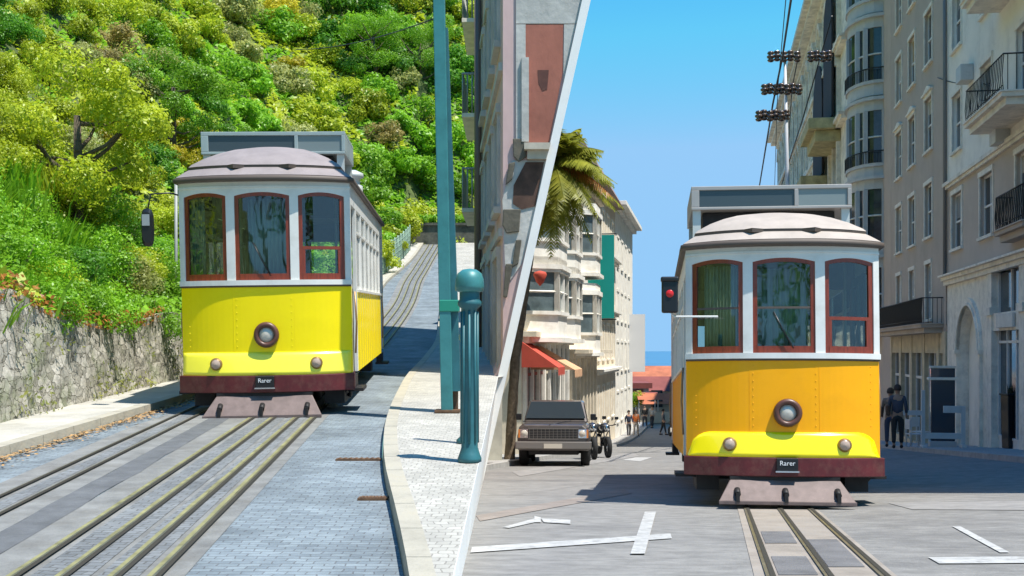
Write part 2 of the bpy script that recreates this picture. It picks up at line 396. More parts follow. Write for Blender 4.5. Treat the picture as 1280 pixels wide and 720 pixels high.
# pavement right side
kerb('kerb', lambda y: xu(5.9, y), .18, 1, Y0, 90, zr, mat('grey_kerb_stone', (.36,.35,.33), .85, var=.2), 'grey kerb stone edging the shaded pavement by the shopfronts', .12)
sheet('pavement', lambda y: xu(6.08, y), lambda y: xu(9, y), Y0, 90, .8, lambda x, y: gr(xu(5.9,y),y), M_flag, .12)
kerb('kerb', lambda y: xu(-4.9, y), .18, -1, 21, 90, zr, mat('grey_kerb_stone', (.36,.35,.33)), 'sunlit kerb stone behind the parked brown off-roader', .12)
sheet('pavement', lambda y: max(-.7, xu(-7.5, y)), lambda y: xu(-5.08, y), 26, 90, .8, lambda x, y: gr(x,y), M_flag, .12)
# sea
mb = MB(); mb.add([(-9000,1500,-46),(9000,1500,-46),(30000,60000,-46),(-30000,60000,-46)], [(0,1,2,3)])
M_sea = mat('sea_water', (.05,.16,.27), .35, var=.15, scale=.002, bump=.3, bscale=.05)
o = mb.build('sea', M_sea, fix=False); o['kind'] = 'structure'

# right-hand tracks : rails L (x at px), slot, R
def rx(px1, py1, px2, py2):
    def pt(px, py):
        v = (py-HY)/F; d = .89/(v-.0707); return d, (px-640)/F*d
    d1, x1 = pt(px1, py1); d2, x2 = pt(px2, py2)
    s = (x2-x1)/(d2-d1)
    return lambda y: x1+s*(y-d1) if y < 12.5 else x1+s*(12.5-d1)+.179*(y-12.5)
railL = rx(961,720,939.4,657.5); railC = rx(1033,720,986,654); railR = rx(1102,720,1030,654)
sheet('track_bed_strip', lambda y: railL(y)-.09, lambda y: railR(y)+.09, Y0, 85, .7, zr, mat('sandy_track_concrete', (.29,.25,.21), .9, var=.25, scale=3, dirt=(.2,.19,.18), dirt_amt=.7, dscale=1.5), .005)
for a, b, c, d in ((.08,.9,7.4,8.3),(.15,.92,9.3,10.2)):
    sheet('asphalt_strip', lambda y: railL(y)+.06, lambda y: railC(y)-.05, c-.6, d-.5, .2, zr, M_road3, .009)
sheet('asphalt_strip', lambda y: railC(y)+.05, lambda y: railR(y)-.05, 7.2, 9.0, .2, zr, M_road3, .009)
rail('tram_rail', railL, Y0, 85, zr, 'left rail of the track under the orange tram', w=.022, ochre=False)
rail('tram_rail', railR, Y0, 85, zr, 'right rail of the track under the orange tram', w=.022, ochre=False)
rail('tram_rail', railC, Y0, 85, zr, 'dark centre slot rail of the track under the orange tram', w=.02, ochre=False)
# painted marks: polygons given by ground points
def gpt(px, py):
    v = (py-HY)/F; d = .89/(v-.0707); x = (px-640)/F*d
    return x, d
def mark(name, label, pts, m=M_paint, dz=.008, sub=4):
    P = [gpt(*p) for p in pts]; mb = MB()
    if len(P) == 4:
        vs = []; 
        for i in range(sub+1):
            for j in range(sub+1):
                a, b = i/sub, j/sub
                x = (P[0][0]*(1-a)+P[1][0]*a)*(1-b)+(P[3][0]*(1-a)+P[2][0]*a)*b
                y = (P[0][1]*(1-a)+P[1][1]*a)*(1-b)+(P[3][1]*(1-a)+P[2][1]*a)*b
                vs.append((x, y, gr(x, y)+dz))
        fs = [(i*(sub+1)+j, (i+1)*(sub+1)+j, (i+1)*(sub+1)+j+1, i*(sub+1)+j+1) for i in range(sub) for j in range(sub)]
        mb.add(vs, fs)
    else:
        mb.add([(x, y, gr(x, y)+dz) for x, y in P], [tuple(range(len(P)))])
    o = mb.build(name, m); o['kind'] = 'structure'; return o
mark('road_marking', '', [(590,685),(838,668),(840,674),(588,692)])
mark('road_marking', '', [(788,694),(806,694),(820,641),(806,641)], dz=.012)
mark('road_marking', '', [(1190,661),(1200,661),(1262,693),(1250,693)])
mark('road_marking', '', [(1160,698),(1400,698),(1400,706),(1174,706)])
mark('road_marking', '', [(628,660),(668,649),(672,653),(636,661)])
mark('road_marking', '', [(668,646),(676,648),(676,654),(668,654)], dz=.010)
mark('road_marking', '', [(676,649),(713,651),(713,656),(680,654)], dz=.010)
mark('road_marking', '', [(778,575),(795,572),(815,572),(800,577)])
mark('road_patch', '', [(595,645),(780,612),(790,617),(600,652)], M_road2, .006)
mark('road_patch', '', [(640,590),(790,566),(800,570),(650,596)], mat('pale_road_patch', (.25,.24,.23), .9, var=.2), .006)
mark('road_patch', '', [(1110,632),(1400,636),(1400,648),(1140,640)], mat('pale_road_patch', (.25,.24,.23)), .006)
# thin cracks / joints in the road
mb = MB()
for (a, b, c, d) in ((640,620,800,597),):
    x0, y0 = gpt(a, b); x1, y1 = gpt(c, d); n = 14; vs = []
    for i in range(n+1):
        t = i/n; x = x0+(x1-x0)*t+.02*noise.noise((i*.7,a,0)); y = y0+(y1-y0)*t+.03*noise.noise((i*.6,b,0))
        dx, dy = (x1-x0), (y1-y0); L_ = math.hypot(dx, dy); nx_, ny_ = -dy/L_*.0045, dx/L_*.0045
        vs += [(x-nx_, y-ny_, gr(x,y)+.007), (x+nx_, y+ny_, gr(x,y)+.007)]
    mb.add(vs, [(2*i,2*i+1,2*i+3,2*i+2) for i in range(n)])
o = mb.build('road_joints', mat('tar_joint', (.12,.118,.115), .9)); o['kind'] = 'structure'

# ------------------------------------------------------------------ hillside
def foot(y): return -6.0 if y < 30 else kl(y)-1.45
def hz(x, y):
    b = gl(min(y, 66))+.95
    fx = foot(min(y, 66)); d1 = fx-x
    h1 = 0 if d1 < 0 else (1.15*d1 if d1 < 9 else 10.35+.9*(d1-9))
    g = max(0, min(1, (0.2-x)/3.4))
    h2 = max(0, .98*(y-67))*g
    h = (h1**3+h2**3)**(1/3) if max(h1,h2) > 0 else 0
    if d1 < 0 and h2 <= 0: return b-1.5
    h += .9*noise.noise((x*.25, y*.25, 0))*min(1, h*.4)+.4*noise.noise((x*.7, y*.7, 3))*min(1, h*.4)
    h = min(h, 46)
    if d1 < 0: return gl(66)-1.2+ (h if h2 > 0 else 0)
    return b+h
mb = MB(); xs = [-80,-60,-48,-40]+[-34+.8*i for i in range(44)]; ys = [Y0+1.5*i for i in range(72)]
vs = [(x, y, hz(x, y)) for y in ys for x in xs]; W_ = len(xs)
fs = []
for j in range(len(ys)-1):
    for i in range(W_-1):
        if xs[i] > -6.0 and ys[j] < 66: continue
        if xs[i+1] > foot(min(ys[j],66))+.35 and ys[j] < 66: continue
        fs.append((j*W_+i, j*W_+i+1, (j+1)*W_+i+1, (j+1)*W_+i))
mb.add(vs, fs, 0, True); o = mb.build('hillside', M_soil, fix=False); o['kind'] = 'structure'

# rubble wall below the slope
mb = MB(); vs = []; ys = [Y0+.18*i for i in range(int((56-Y0)/.18))]; NZ = 9
def wall_h(y): return interp([(-12,1.9),(10,1.72),(12.3,1.58),(15.5,1.12),(19.4,1.22),(24,1.1),(56,.95)], y)+.10*noise.noise((y*.9,0,0))+.05*noise.noise((y*3.1,5,0))
for y in ys:
    fx = -5.6 if y < 30 else kl(y)-1.08; z0 = gl(y); h = wall_h(y)
    for k in range(NZ):
        t = k/(NZ-1); z = z0+h*t
        vs.append((fx-.10*t+.05*noise.noise((y*2.2, z*2.5, 7))+.03*noise.noise((y*6, z*6, 2)), y, z))
    vs.append((fx-.55, y, z0+h-.03+.05*noise.noise((y*2,8,8))))
    vs.append((fx-.6, y, z0))
K = NZ+2
fs = [(j*K+k, j*K+k+1, (j+1)*K+k+1, (j+1)*K+k) for j in range(len(ys)-1) for k in range(K-1)]
mb.add(vs, fs, 0, False); o = mb.build('stone_wall', M_rubble); tag(o, 'low grey rubble stone wall with moss holding back the green slope', 'wall')

# ------------------------------------------------------------------ foliage
GREENS = {
 'lime': leaf_mat('lime_leaves', (.35,.50,.03)),
 'bright': leaf_mat('bright_green_leaves', (.19,.46,.025)),
 'deep': leaf_mat('deep_green_leaves', (.10,.31,.025)),
 'gold': leaf_mat('golden_leaves', (.46,.48,.035)),
 'sage': leaf_mat('sage_leaves', (.33,.42,.14)),
 'russet': leaf_mat('russet_leaves', (.30,.30,.11)),
}
def leaves(mb, c, r, n, size, seed, flat=.8, tri=False, up=.35):
    """leaf-sized faces scattered near the skin of a lumpy ellipsoid"""
    q = random.Random(seed); c = Vector(c)
    for i in range(n):
        d = Vector((q.gauss(0,1), q.gauss(0,1), q.gauss(0,1))).normalized()
        rr = (1-abs(q.gauss(0,.22)))
        lump = 1+.28*noise.noise(d*2.2+Vector((seed*.37,0,0)))+.14*noise.noise(d*5+Vector((0,seed*.3,0)))
        p = c+Vector((d.x*r[0], d.y*r[1], d.z*r[2]))*rr*lump
        nrm = (d+Vector((q.uniform(-.8,.8), q.uniform(-.8,.8), q.uniform(-.8,.8)+up))).normalized()
        a = nrm.cross(Vector((q.uniform(-1,1),q.uniform(-1,1),q.uniform(-1,1)))).normalized(); b = nrm.cross(a)
        s = size*q.uniform(.6,1.3); w = s*.5
        mb.add([p-a*s, p+b*w, p+a*s, p-b*w], [(0,1,2,3)])
def bush_mesh(name, seed, nclump, nleaf, size, shape='round'):
    q = random.Random(seed); mb = MB()
    for k in range(nclump):
        if shape == 'round':
            a = q.uniform(0, 6.28); e = q.uniform(-.1, 1.3); rr = q.uniform(.35,.78)
            c = (math.cos(a)*math.cos(e)*rr, math.sin(a)*math.cos(e)*rr, .35+math.sin(e)*rr*.85); r = q.uniform(.24,.42)
            leaves(mb, c, (r,r,r*.8), nleaf//nclump, size, seed*31+k)
    # stems
    for k in range(7):
        a = q.uniform(0,6.28); l = q.uniform(.5,.9)
        mb.tube([(0,0,-.3),(math.cos(a)*.3*l, math.sin(a)*.3*l, .3), (math.cos(a)*.65*l, math.sin(a)*.65*l, .75*l)], [.03,.02,.008], 5, 1)
    return mb.mesh(name, [GREENS['bright'], M_soil], fix=False)
def spike_mesh(name, seed, n, h):
    """tuft of long arching blades"""
    q = random.Random(seed); mb = MB()
    for i in range(n):
        a = q.uniform(0,6.28); r0 = abs(q.gauss(0,.38)); L_ = h*q.uniform(.5,1.15); lean = q.uniform(.05,.75)
        b = Vector((math.cos(a)*r0, math.sin(a)*r0, -.1)); d = Vector((math.cos(a+q.uniform(-.5,.5)), math.sin(a+q.uniform(-.5,.5)), 0))
        sd = Vector((-d.y, d.x, 0))*q.uniform(.012,.028)
        p1 = b+Vector((0,0,L_*.5))+d*lean*L_*.2; p2 = b+Vector((0,0,L_*.85))+d*lean*L_*.6
        mb.add([b-sd, b+sd, p1+sd, p1-sd, p2], [(0,1,2,3),(3,2,4)])
    return mb.mesh(name, [GREENS['bright']], fix=False)
near = [bush_mesh('shrub_near', s, 18, 5600, .034) for s in (1,2,3,4)]
mid = [bush_mesh('shrub_mid', s, 15, 3800, .048) for s in (11,12,13)]
far = [bush_mesh('shrub_far', s, 13, 2600, .062) for s in (21,22,23)]
grass = [spike_mesh('tall_grass', s, 900, 1.0) for s in (5,6)]
def hit(px, py, dmin=8, dmax=110):
    dx, dz = (px-640)/F, (HY-py)/F; d = dmin
    while d < dmax:
        x = dx*d
        if x < foot(min(d,66)) or d > 67:
            if hz(x, d) >= dz*d: return x, d
        d += .25
    return None
ANCH = [ # px, py, kind : what grows where on the slope
 (20,120,'lime'),(60,40,'lime'),(100,90,'sage'),(40,210,'lime'),(120,170,'gold'),(95,240,'lime'),(160,210,'lime'),(20,300,'bright'),(50,330,'bright'),
 (140,90,'russet'),(165,120,'sage'),(185,60,'bright'),(215,40,'lime'),(205,100,'deep'),(235,75,'bright'),(200,150,'deep'),(210,230,'deep'),(140,330,'deep'),(110,310,'bright'),(165,370,'bright'),
 (270,110,'bright'),(300,130,'bright'),(260,30,'lime'),(240,140,'deep'),(320,60,'sage'),(330,150,'bright'),(290,20,'sage'),(345,110,'gold'),(370,140,'gold'),(390,150,'lime'),
 (360,40,'gold'),(380,20,'sage'),(330,10,'deep'),(430,140,'gold'),(410,90,'lime'),(400,40,'bright'),(445,90,'deep'),(440,20,'deep'),(480,60,'bright'),(520,100,'deep'),(500,20,'lime'),
 (470,160,'gold'),(485,185,'russet'),(500,150,'bright'),(520,210,'bright'),(500,250,'bright'),(470,220,'bright'),(530,270,'lime'),(530,170,'bright'),(575,120,'deep'),(580,200,'bright'),(560,40,'bright'),(580,20,'lime'),
 (180,280,'lime'),(75,150,'gold'),(10,60,'deep'),(120,30,'lime'),(215,200,'gold')]
CN = {'lime':'yellow-green','bright':'bright green','deep':'deep green','gold':'golden leaved','sage':'pale grey-green','russet':'olive brown twiggy'}
def zone(px, py):
    if py > 250: v = 'low on the slope'
    elif py > 150: v = 'halfway up'
    elif py > 70: v = 'high up'
    else: v = 'near the top'
    if px < 95: h = 'at the far left'
    elif px < 200: h = 'left of the lemon tram'
    elif px < 310: h = 'above the left half of the tram roof'
    elif px < 420: h = 'above the right half of the tram roof'
    elif px < 490: h = 'right of the tram roof box'
    elif px < 550: h = 'left of the teal pole'
    else: h = 'behind the teal pole'
    return v+' '+h
q = random.Random(42); cnt = 0
py = -70
while py < 420:
    px = -70+q.uniform(0,30)
    while px < 640:
        jx, jy = px+q.uniform(-16,16), py+q.uniform(-12,12)
        h = hit(jx, jy); px += 40
        if not h: continue
        x, y = h
        if y > 100 or (y > 66 and x > -1.2): continue
        # skip the gap that shows the road end
        best = min(ANCH, key=lambda a: (a[0]-jx)**2+((a[1]-jy)*1.2)**2); kind = best[2]
        if q.random() < .15: kind = q.choice(['bright','lime','bright','sage'])
        if kind == 'gold' and q.random() < .45: kind = 'lime'
        d = math.hypot(x, y)
        r = max(.75, min(3.2, q.uniform(28,46)*d/F))
        grassy = jx < 80 and 225 < jy < 400
        if grassy and q.random() < .6: me = q.choice(grass); r *= 1.0
        else: me = q.choice(near if d < 26 else mid if d < 50 else far)
        o = link('shrub' if me not in grass else 'tall_grass_tuft', me, None, (x, y, hz(x, y)-.25*r))
        o.rotation_euler = (q.uniform(-.25,.25), q.uniform(0,.35), q.uniform(0,6.28)); o.scale = (r*q.uniform(.85,1.15), r*q.uniform(.85,1.15), r*q.uniform(.8,1.15)*(1.0 if me not in grass else .85))
        o.material_slots[0].link = 'OBJECT'; o.material_slots[0].material = GREENS['bright' if (me in grass and kind != 'lime') else kind]
        if me in grass: tag(o, 'tuft of long bright grass blades '+zone(jx,jy), 'grass tuft', 'tall grass tufts above the wall')
        else: tag(o, CN[kind]+' leafy bush '+zone(jx,jy), 'bush', CN[kind]+' bushes on the slope')
        cnt += 1
    py += 32
print('shrubs', cnt)
# ivy and undergrowth: one mass nobody could count
mb = MB(); q = random.Random(5)
for i in range(80000):
    y = q.uniform(8, 92); x = foot(min(y,66))+.35-abs(q.expovariate(1/9.0)) if y < 70 else q.uniform(-34,-1)
    if x < -.6*y-3: continue
    z = hz(x, y) if x < foot(min(y,66)) or y > 67 else gl(y)+wall_h(y)-.05
    p = Vector((x, y, z+q.uniform(0,.28)))
    s = (.05+.0024*y)*q.uniform(.6,1.3); a = Vector((q.uniform(-1,1),q.uniform(-1,1),q.uniform(-.6,.6))).normalized(); b = a.cross(Vector((q.uniform(-.6,.6)+.6,q.uniform(-.8,.4)-.3,1))).normalized()
    mb.add([p-a*s, p+b*s*.6, p+a*s, p-b*s*.6], [(0,1,2,3)], 0 if noise.noise((x*.3,y*.3,0)) > -.05 else 1)
o = mb.build('undergrowth', [GREENS['bright'], GREENS['lime']], fix=False); tag(o, 'low ivy and undergrowth carpeting the whole slope', 'undergrowth', kind='stuff')
# weeds on the wall face and rusty plants along its top
def weeds(name, label, m, y0, y1, n, top, size, seed):
    q = random.Random(seed); mb = MB()
    for i in range(n):
        y = q.uniform(y0, y1); t = q.uniform(.92,1.12) if top else abs(q.gauss(.0,.5))
        x = -5.55-.08*t+q.uniform(-.25 if top else 0,.07); z = gl(y)+wall_h(y)*t
        if not top and noise.noise((y*1.2, t*2, 1)) < .12: continue
        p = Vector((x,y,z)); s = size*q.uniform(.5,1.3)
        a = Vector((q.uniform(-.5,.9),q.uniform(-1,1),q.uniform(-1,1))).normalized(); b = a.cross(Vector((1,q.uniform(-.5,.5),q.uniform(-.3,.6)))).normalized()
        mb.add([p-a*s, p+b*s*.5, p+a*s, p-b*s*.5], [(0,1,2,3)])
    o = mb.build(name, m, fix=False); tag(o, label, 'plants', kind='stuff')
weeds('wall_weeds', 'small green weeds sprouting from the joints of the stone wall', GREENS['sage'], 8, 30, 3000, False, .035, 1)
weeds('dry_creeper', 'orange brown dry creeper along the top of the stone wall', leaf_mat('rust_leaves', (.34,.17,.05)), 9, 18, 2200, True, .035, 2)
# fallen leaves in the gutter
q = random.Random(9); mb = MB()
for i in range(3800):
    y = q.uniform(6, 26); x = kl(y)+abs(q.gauss(.02,.11))+.01
    s = q.uniform(.012,.03); a = q.uniform(0,6.28); p = Vector((x,y,gl(y)+.022+q.uniform(0,.012)))
    A = Vector((math.cos(a),math.sin(a),q.uniform(-.3,.3)))*s; B = Vector((-math.sin(a),math.cos(a),q.uniform(-.3,.3)))*s*.6
    mb.add([p-A,p+B,p+A,p-B],[(0,1,2,3)])
o = mb.build('fallen_leaves', mat('dry_leaf', (.42,.25,.1), .9, var=.4, scale=9), fix=False); tag(o, 'dry orange leaves fallen along the left gutter', 'leaves', kind='stuff')

def tree(label, x, y, h, kind, seed, lean=0, crown=1.0):
    z = hz(x, y)-.3 if x < -5 else gr(x, y); q = random.Random(seed)
    t = empty('tree', label, 'tree', (x, y, z), group='trees growing out of the slope')
    mb = MB(); tips = []
    top = Vector((lean*.5, -.1*h, h*.62)); mb.tube([(0,0,0),(lean*.15,0,h*.3),top], [h*.035,h*.027,h*.016], 8)
    for k in range(13):
        a = k*.85+q.uniform(-.3,.3); s = Vector((lean*.05,0,h*.08)).lerp(top, q.uniform(.0,1))
        e = s+Vector((math.cos(a)*h*.28, math.sin(a)*h*.28, h*q.uniform(.05,.28))); m_ = s.lerp(e,.5)+Vector((0,0,-.03*h)); mb.tube([s,m_,e],[h*.013,h*.009,h*.004],6); tips.append(e)
    mb.build('trunk', mat('bark', (.12,.09,.06), .95, var=.4, scale=8, bump=.6, bscale=20), t)
    mb = MB(); tips += [top+Vector((0,0,h*.2)), top+Vector((h*.12,0,h*.1))]
    for k, e in enumerate(tips):
        for j in range(2):
            c = e+Vector((q.uniform(-.09,.09),q.uniform(-.09,.09),q.uniform(-.06,.09)))*h; r = h*q.uniform(.10,.17)*crown
            leaves(mb, c, (r,r,r*.75), 560, h*.006+.022, seed*77+k*3+j)
    mb.build('crown', GREENS[kind], t, fix=False)
def at_hill(px, py):
    h = hit(px, py); return h if h else (-10, 30)
for (lab, px, py, h, kind, lean) in (
   ('bushy yellow-green tree rising left of the lemon tram', 95, 290, 3.4, 'lime', .3),
   ('green tree with bare branches left of the tram roof box', 215, 190, 3.6, 'bright', .3),
   ('tall mid green tree between the roof box and the teal pole', 470, 100, 5.0, 'bright', -.3),
   ('dense bright green tree just left of the teal pole', 525, 120, 5.5, 'bright', 0)):
    x, y = at_hill(px, py); tree(lab, x, y, h, kind, px, lean)

for i, (x, y, h) in enumerate(((-5.2,-11,7.5),(-1.2,-13,8.5),(3.6,-12,8),(8.0,-11,7))):  # trees added out of view behind the camera, for the tram windows to reflect
    z_ = gr(x, y)
    T_ = empty('tree', ('unseen leafy tree added for the left window of the lemon tram to reflect','unseen leafy tree added for the middle window of the lemon tram to reflect','unseen leafy tree added for the middle window of the orange tram to reflect','unseen leafy tree added for the right window of the orange tram to reflect')[i], 'tree', (x, y, z_))
    mb = MB(); mb.tube([(0,0,0),(.1,0,h*.35),(.0,0,h*.6)],[.22,.17,.1],8)
    for k in range(6): a = k*1.05; mb.tube([(.05,0,h*.35),(math.cos(a)*1.4,math.sin(a)*1.0,h*.62)],[.09,.03],6)
    mb.build('trunk', MATS['bark'], T_)
    mb = MB(); q = random.Random(i+50)
    for k in range(16): leaves(mb, (q.uniform(-1.7,1.7), q.uniform(-1,1), h*q.uniform(.42,.95)), (.8,.8,.6), 110, .12, 3000+i*40+k)
    mb.build('crown', GREENS['deep'], T_, fix=False)
# ------------------------------------------------------------------ trams
M_mahog = mat('varnished_mahogany', (.22,.035,.012), .35, var=.3, scale=6, coat=.3, stretch=(8,8,1))
M_white = mat('tram_white_paint', (.74,.73,.69), .4, var=.05, scale=3, dirt=(.5,.48,.42), dirt_amt=.5, dscale=2.5)
M_roof = mat('weathered_roof_canvas', (.42,.36,.31), .75, var=.14, scale=2.5, bump=.15, bscale=20, dirt=(.3,.26,.24), dirt_amt=.6, dscale=2)
M_rooftrim = mat('dark_roof_trim', (.10,.075,.06), .6)
M_maroon = mat('maroon_band', (.10,.012,.014), .45, var=.3, scale=5, dirt=(.2,.1,.07), dirt_amt=.4, dscale=6)
M_under = mat('greasy_black_iron', (.022,.02,.02), .6, metal=.3, var=.4, scale=8)
M_fender = mat('dusty_pink_brown_steel', (.16,.115,.105), .6, metal=.1, var=.25, scale=5, dirt=(.1,.07,.06), dirt_amt=.7, dscale=6)
M_boxf = mat('pale_grey_roof_box', (.52,.55,.53), .45, metal=.2, var=.06, scale=4)
M_boxg = mat('dark_grey_louver_glass', (.055,.075,.085), .25)
M_boxg2 = mat('light_grey_panel', (.20,.24,.24), .3)
M_brass = mat('dull_brass', (.32,.2,.1), .4, metal=.6, var=.2, scale=20)
M_black = mat('satin_black', (.012,.012,.013), .35)
M_lens = mat('lamp_lens', (.55,.50,.42), .08, coat=1.0, spec=.8)
M_chrome = mat('chrome', (.7,.7,.7), .12, metal=1.0)
M_dark = mat('dark_tram_interior', (.03,.028,.025), .8)
M_seat = mat('brown_seat_wood', (.13,.06,.03), .5, var=.3, scale=7)
M_curt = mat('pale_green_curtain', (.50,.56,.48), .9, var=.1, scale=6)
M_tglass = glass_mat('tram_window_glass', (.72,.80,.76), .22)
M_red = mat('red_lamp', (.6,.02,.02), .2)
M_lemon = mat('lemon_paint', (.98,.77,.0), .4, spec=.3, var=.03, scale=2, coat=.08, bump=.03, bscale=3, dirt=(.85,.66,.0), dirt_amt=.35, dscale=2.2)
M_lemon2 = mat('lemon_apron_paint', (.95,.86,.06), .3, var=.03, scale=2, coat=.5)
M_orange = mat('orange_paint', (.98,.42,.0), .4, spec=.3, var=.03, scale=2, coat=.08, bump=.03, bscale=3, dirt=(.75,.3,.0), dirt_amt=.3, dscale=2.2)
M_yellow = mat('yellow_apron_paint', (.97,.80,.0), .25, var=.02, scale=2, coat=.7)
HW = 1.1; TL = 8.6
def prof(x, o=0.0, hw=HW):
    """front plan curve: y for lateral x, offset o outward"""
    t = min(1, abs(x)/hw); return .26*t**2.6 - o
def slab(mb, x0, x1, z0, z1, o0, o1, n=14, m=0, rev=False, yoff=0.0, zf0=None, zf1=None):
    """curved slab following the tram nose between lateral x0..x1; z0/z1 numbers or functions of t"""
    vs = []
    for i in range(n+1):
        t = i/n; x = x0+(x1-x0)*t
        a = zf0(t) if zf0 else z0; b = zf1(t) if zf1 else z1
        # outward normal
        e = 1e-3; dy = (prof(x+e)-prof(x-e))/(2*e) if abs(x) < HW-.002 else (prof(x)-prof(x-e if x > 0 else x+e))/e*(1 if x > 0 else -1)
        nx, ny = dy, -1.0; l = math.hypot(nx, ny); nx /= l; ny /= l
        y = prof(x)+yoff
        for o, z in ((o0,a),(o1,a),(o1,b),(o0,b)): vs.append((x+nx*o, y+ny*o, z))
    fs = [(i*4+k, i*4+(k+1)%4, (i+1)*4+(k+1)%4, (i+1)*4+k) for i in range(n) for k in range(4)]
    fs += [(3,2,1,0), tuple(n*4+k for k in range(4))]
    mb.add(vs, fs, m)
WIN = ((-1.03,-.46),(-.35,.35),(.46,1.03))
def make_tram(name, label, loc, rz, rx, ry, boxdz, roof_m, boxf_m, dash_m, apron_m, side_m, mirror_kind, curtains, apron_full, plate_txt):
    T = empty(name, label, 'tram', loc, rz, None, rx); T.rotation_euler.y = ry
    # dash
    mb = MB(); slab(mb, -HW, HW, .56, 1.665, -.03, .0, 30)
    for s in (-1,1): mb.box(min(s*HW,s*(HW-.03)), max(s*HW,s*(HW-.03)), .26, .42, .56, 1.665)
    d = mb.build('dash_panel', dash_m, T, bevel=.006)
    mb = MB()
    for x in (-.99,.99,-.35,.35):
        for k in range(9): z = .92+k*.085; mb.lathe((x, prof(x)-.001, z), [(.007,0),(.005,-.004),(0,-.005)], 6, 'y')
    for x in (-.39,.39): slab(mb, x-.003, x+.003, .86, 1.66, .0, .0025, 1)
    mb.build('rivet_rows', dash_m, d)['kind'] = 'stuff'
    # belt line
    mb = MB(); slab(mb, -HW, HW, 1.665, 1.685, -.03, .012, 30); mb.build('belt_moulding', M_rooftrim, T)
    mb = MB(); slab(mb, -HW, HW, 1.686, 1.75, -.04, .03, 30); mb.build('window_sill', M_white, T)
    # apron: rounded corners, flares outward
    mb = MB(); n = 36; x0, x1 = (-1.085,1.085); vs = []
    NR = 6
    for i in range(n+1):
        t = i/n; x = x0+(x1-x0)*t; e = min(t,1-t)*(x1-x0)
        rr = .26; top = .845 if apron_full else .585+.26*math.sqrt(max(0, 1-(1-min(1,e/rr))**2))
        for k in range(NR+1):
            z = .562+(top-.562)*k/NR; o = .012+.075*(1-k/NR)**.8
            vs.append((x, prof(x)-o, z))
        vs.append((x, prof(x)+.01, top)); vs.append((x, prof(x)+.01, .562))
    K = NR+3
    fs = [(i*K+k, i*K+(k+1)%K, (i+1)*K+(k+1)%K, (i+1)*K+k) for i in range(n) for k in range(K)]
    fs += [tuple(range(K))[::-1], tuple(n*K+k for k in range(K))]
    mb.add(vs, fs, 0, True); mb.build('apron', apron_m, T)
    # maroon bumper band
    mb = MB(); slab(mb, -1.09, 1.09, .345, .56, -.03, .09, 30)
    for s in (-1,1): mb.box(min(s*1.07,s*1.115), max(s*1.07,s*1.115), .2, .5, .345, .56)
    mb.build('bumper_band', M_maroon, T, bevel=.01)
    # plate
    mb = MB(); mb.box(-.11, .13, -.135, -.095, .41, .555); p = mb.build('coupler_plate', M_black, T, bevel=.01)
    mb = MB(); mb.box(-.12,.14,-.142,-.09,.395,.412); mb.build('plate_edge', M_chrome, p)
    cu = bpy.data.curves.new('lettering','FONT'); cu.body = plate_txt; cu.size = .075; cu.extrude = .002; cu.align_x = 'CENTER'; cu.offset = 0
    to = bpy.data.objects.new('lettering', cu); COL.objects.link(to); dg = bpy.context.evaluated_depsgraph_get(); me = bpy.data.meshes.new_from_object(to.evaluated_get(dg)); bpy.data.objects.remove(to)
    me.materials.clear(); me.materials.append(mat('white_lettering', (.8,.8,.8), .5)); lt = link('lettering', me, p); lt.location = (.01,-.139,.475); lt.rotation_euler = (R(90),0,0)
    # headlight
    mb = MB(); mb.lathe((0.03,-.01,1.065), [(.0,.02),(.158,.02),(.163,-.03),(.15,-.07),(.115,-.075),(.095,-.045),(.092,.0)], 28, 'y')
    h = mb.build('headlight', mat('headlight_rim_brown', (.11,.045,.03), .4, var=.2, scale=10), T)
    mb = MB(); mb.lathe((0.03,-.01,1.065), [(.093,-.03),(.075,-.048),(.04,-.058),(.0,-.062)], 24, 'y'); mb.build('lens', M_lens, h)
    for s in (-.62, .66):
        y = prof(s)-.06
        mb = MB(); mb.lathe((s,y,.705), [(.0,.03),(.075,.03),(.08,-.02),(.06,-.045)], 20, 'y'); l = mb.build('marker_lamp', M_brass, T)
        mb = MB(); mb.lathe((s,y,.705), [(.062,-.04),(.04,-.058),(0,-.064)], 18, 'y'); mb.build('lens', mat('cloudy_lamp_lens', (.45,.33,.25), .25, spec=.8), l)
    # fender
    mb = MB(); mb.add([(-.62,-.06,.30),(.60,-.06,.30),(.60,-.03,.31),(-.62,-.03,.31),(-.76,-.27,.075),(.74,-.27,.075),(.74,-.24,.06),(-.76,-.24,.06)],
        [(0,1,2,3),(7,6,5,4),(0,4,5,1),(1,5,6,2),(2,6,7,3),(3,7,4,0)])
    mb.box(-.76,.74,-.29,-.262,.04,.085)
    f = mb.build('lifeguard_fender', M_fender, T, bevel=.008)
    for x in (-.55,-.02,.55):
        mb = MB(); mb.tube([(x,-.25,.15),(x,-.16,.2)], .035, 10); mb.box(x-.02,x+.02,-.3,-.15,.07,.17); mb.build('fender_bracket', M_under, f)
    mb = MB(); mb.box(-.62,.6,-.05,.1,.30,.345); mb.build('fender_beam', M_under, T)
    # front posts and header
    mb = MB()
    for a, b in ((-HW,-1.03),(-.46,-.35),(.35,.46),(1.03,HW)): slab(mb, a, b, 1.75, 2.85, -.05, .012, 4)
    for a, b in WIN:
        rise = .045
        slab(mb, a, b, 2.8, 2.98, -.05, .010, 14, zf0=lambda t, rise=rise: 2.80+rise*(1-(2*t-1)**2), zf1=lambda t: 2.98)
    for a, b in ((-HW,-1.03),(-.46,-.35),(.35,.46),(1.03,HW)): slab(mb, a, b, 2.85, 2.98, -.05, .010, 4)
    slab(mb, -HW, HW, 2.90, 2.925, .01, .022, 30)
    for s in (-1,1): mb.box(min(s*HW,s*(HW-.06)), max(s*HW,s*(HW-.06)), .26, .42, 1.665, 2.98)
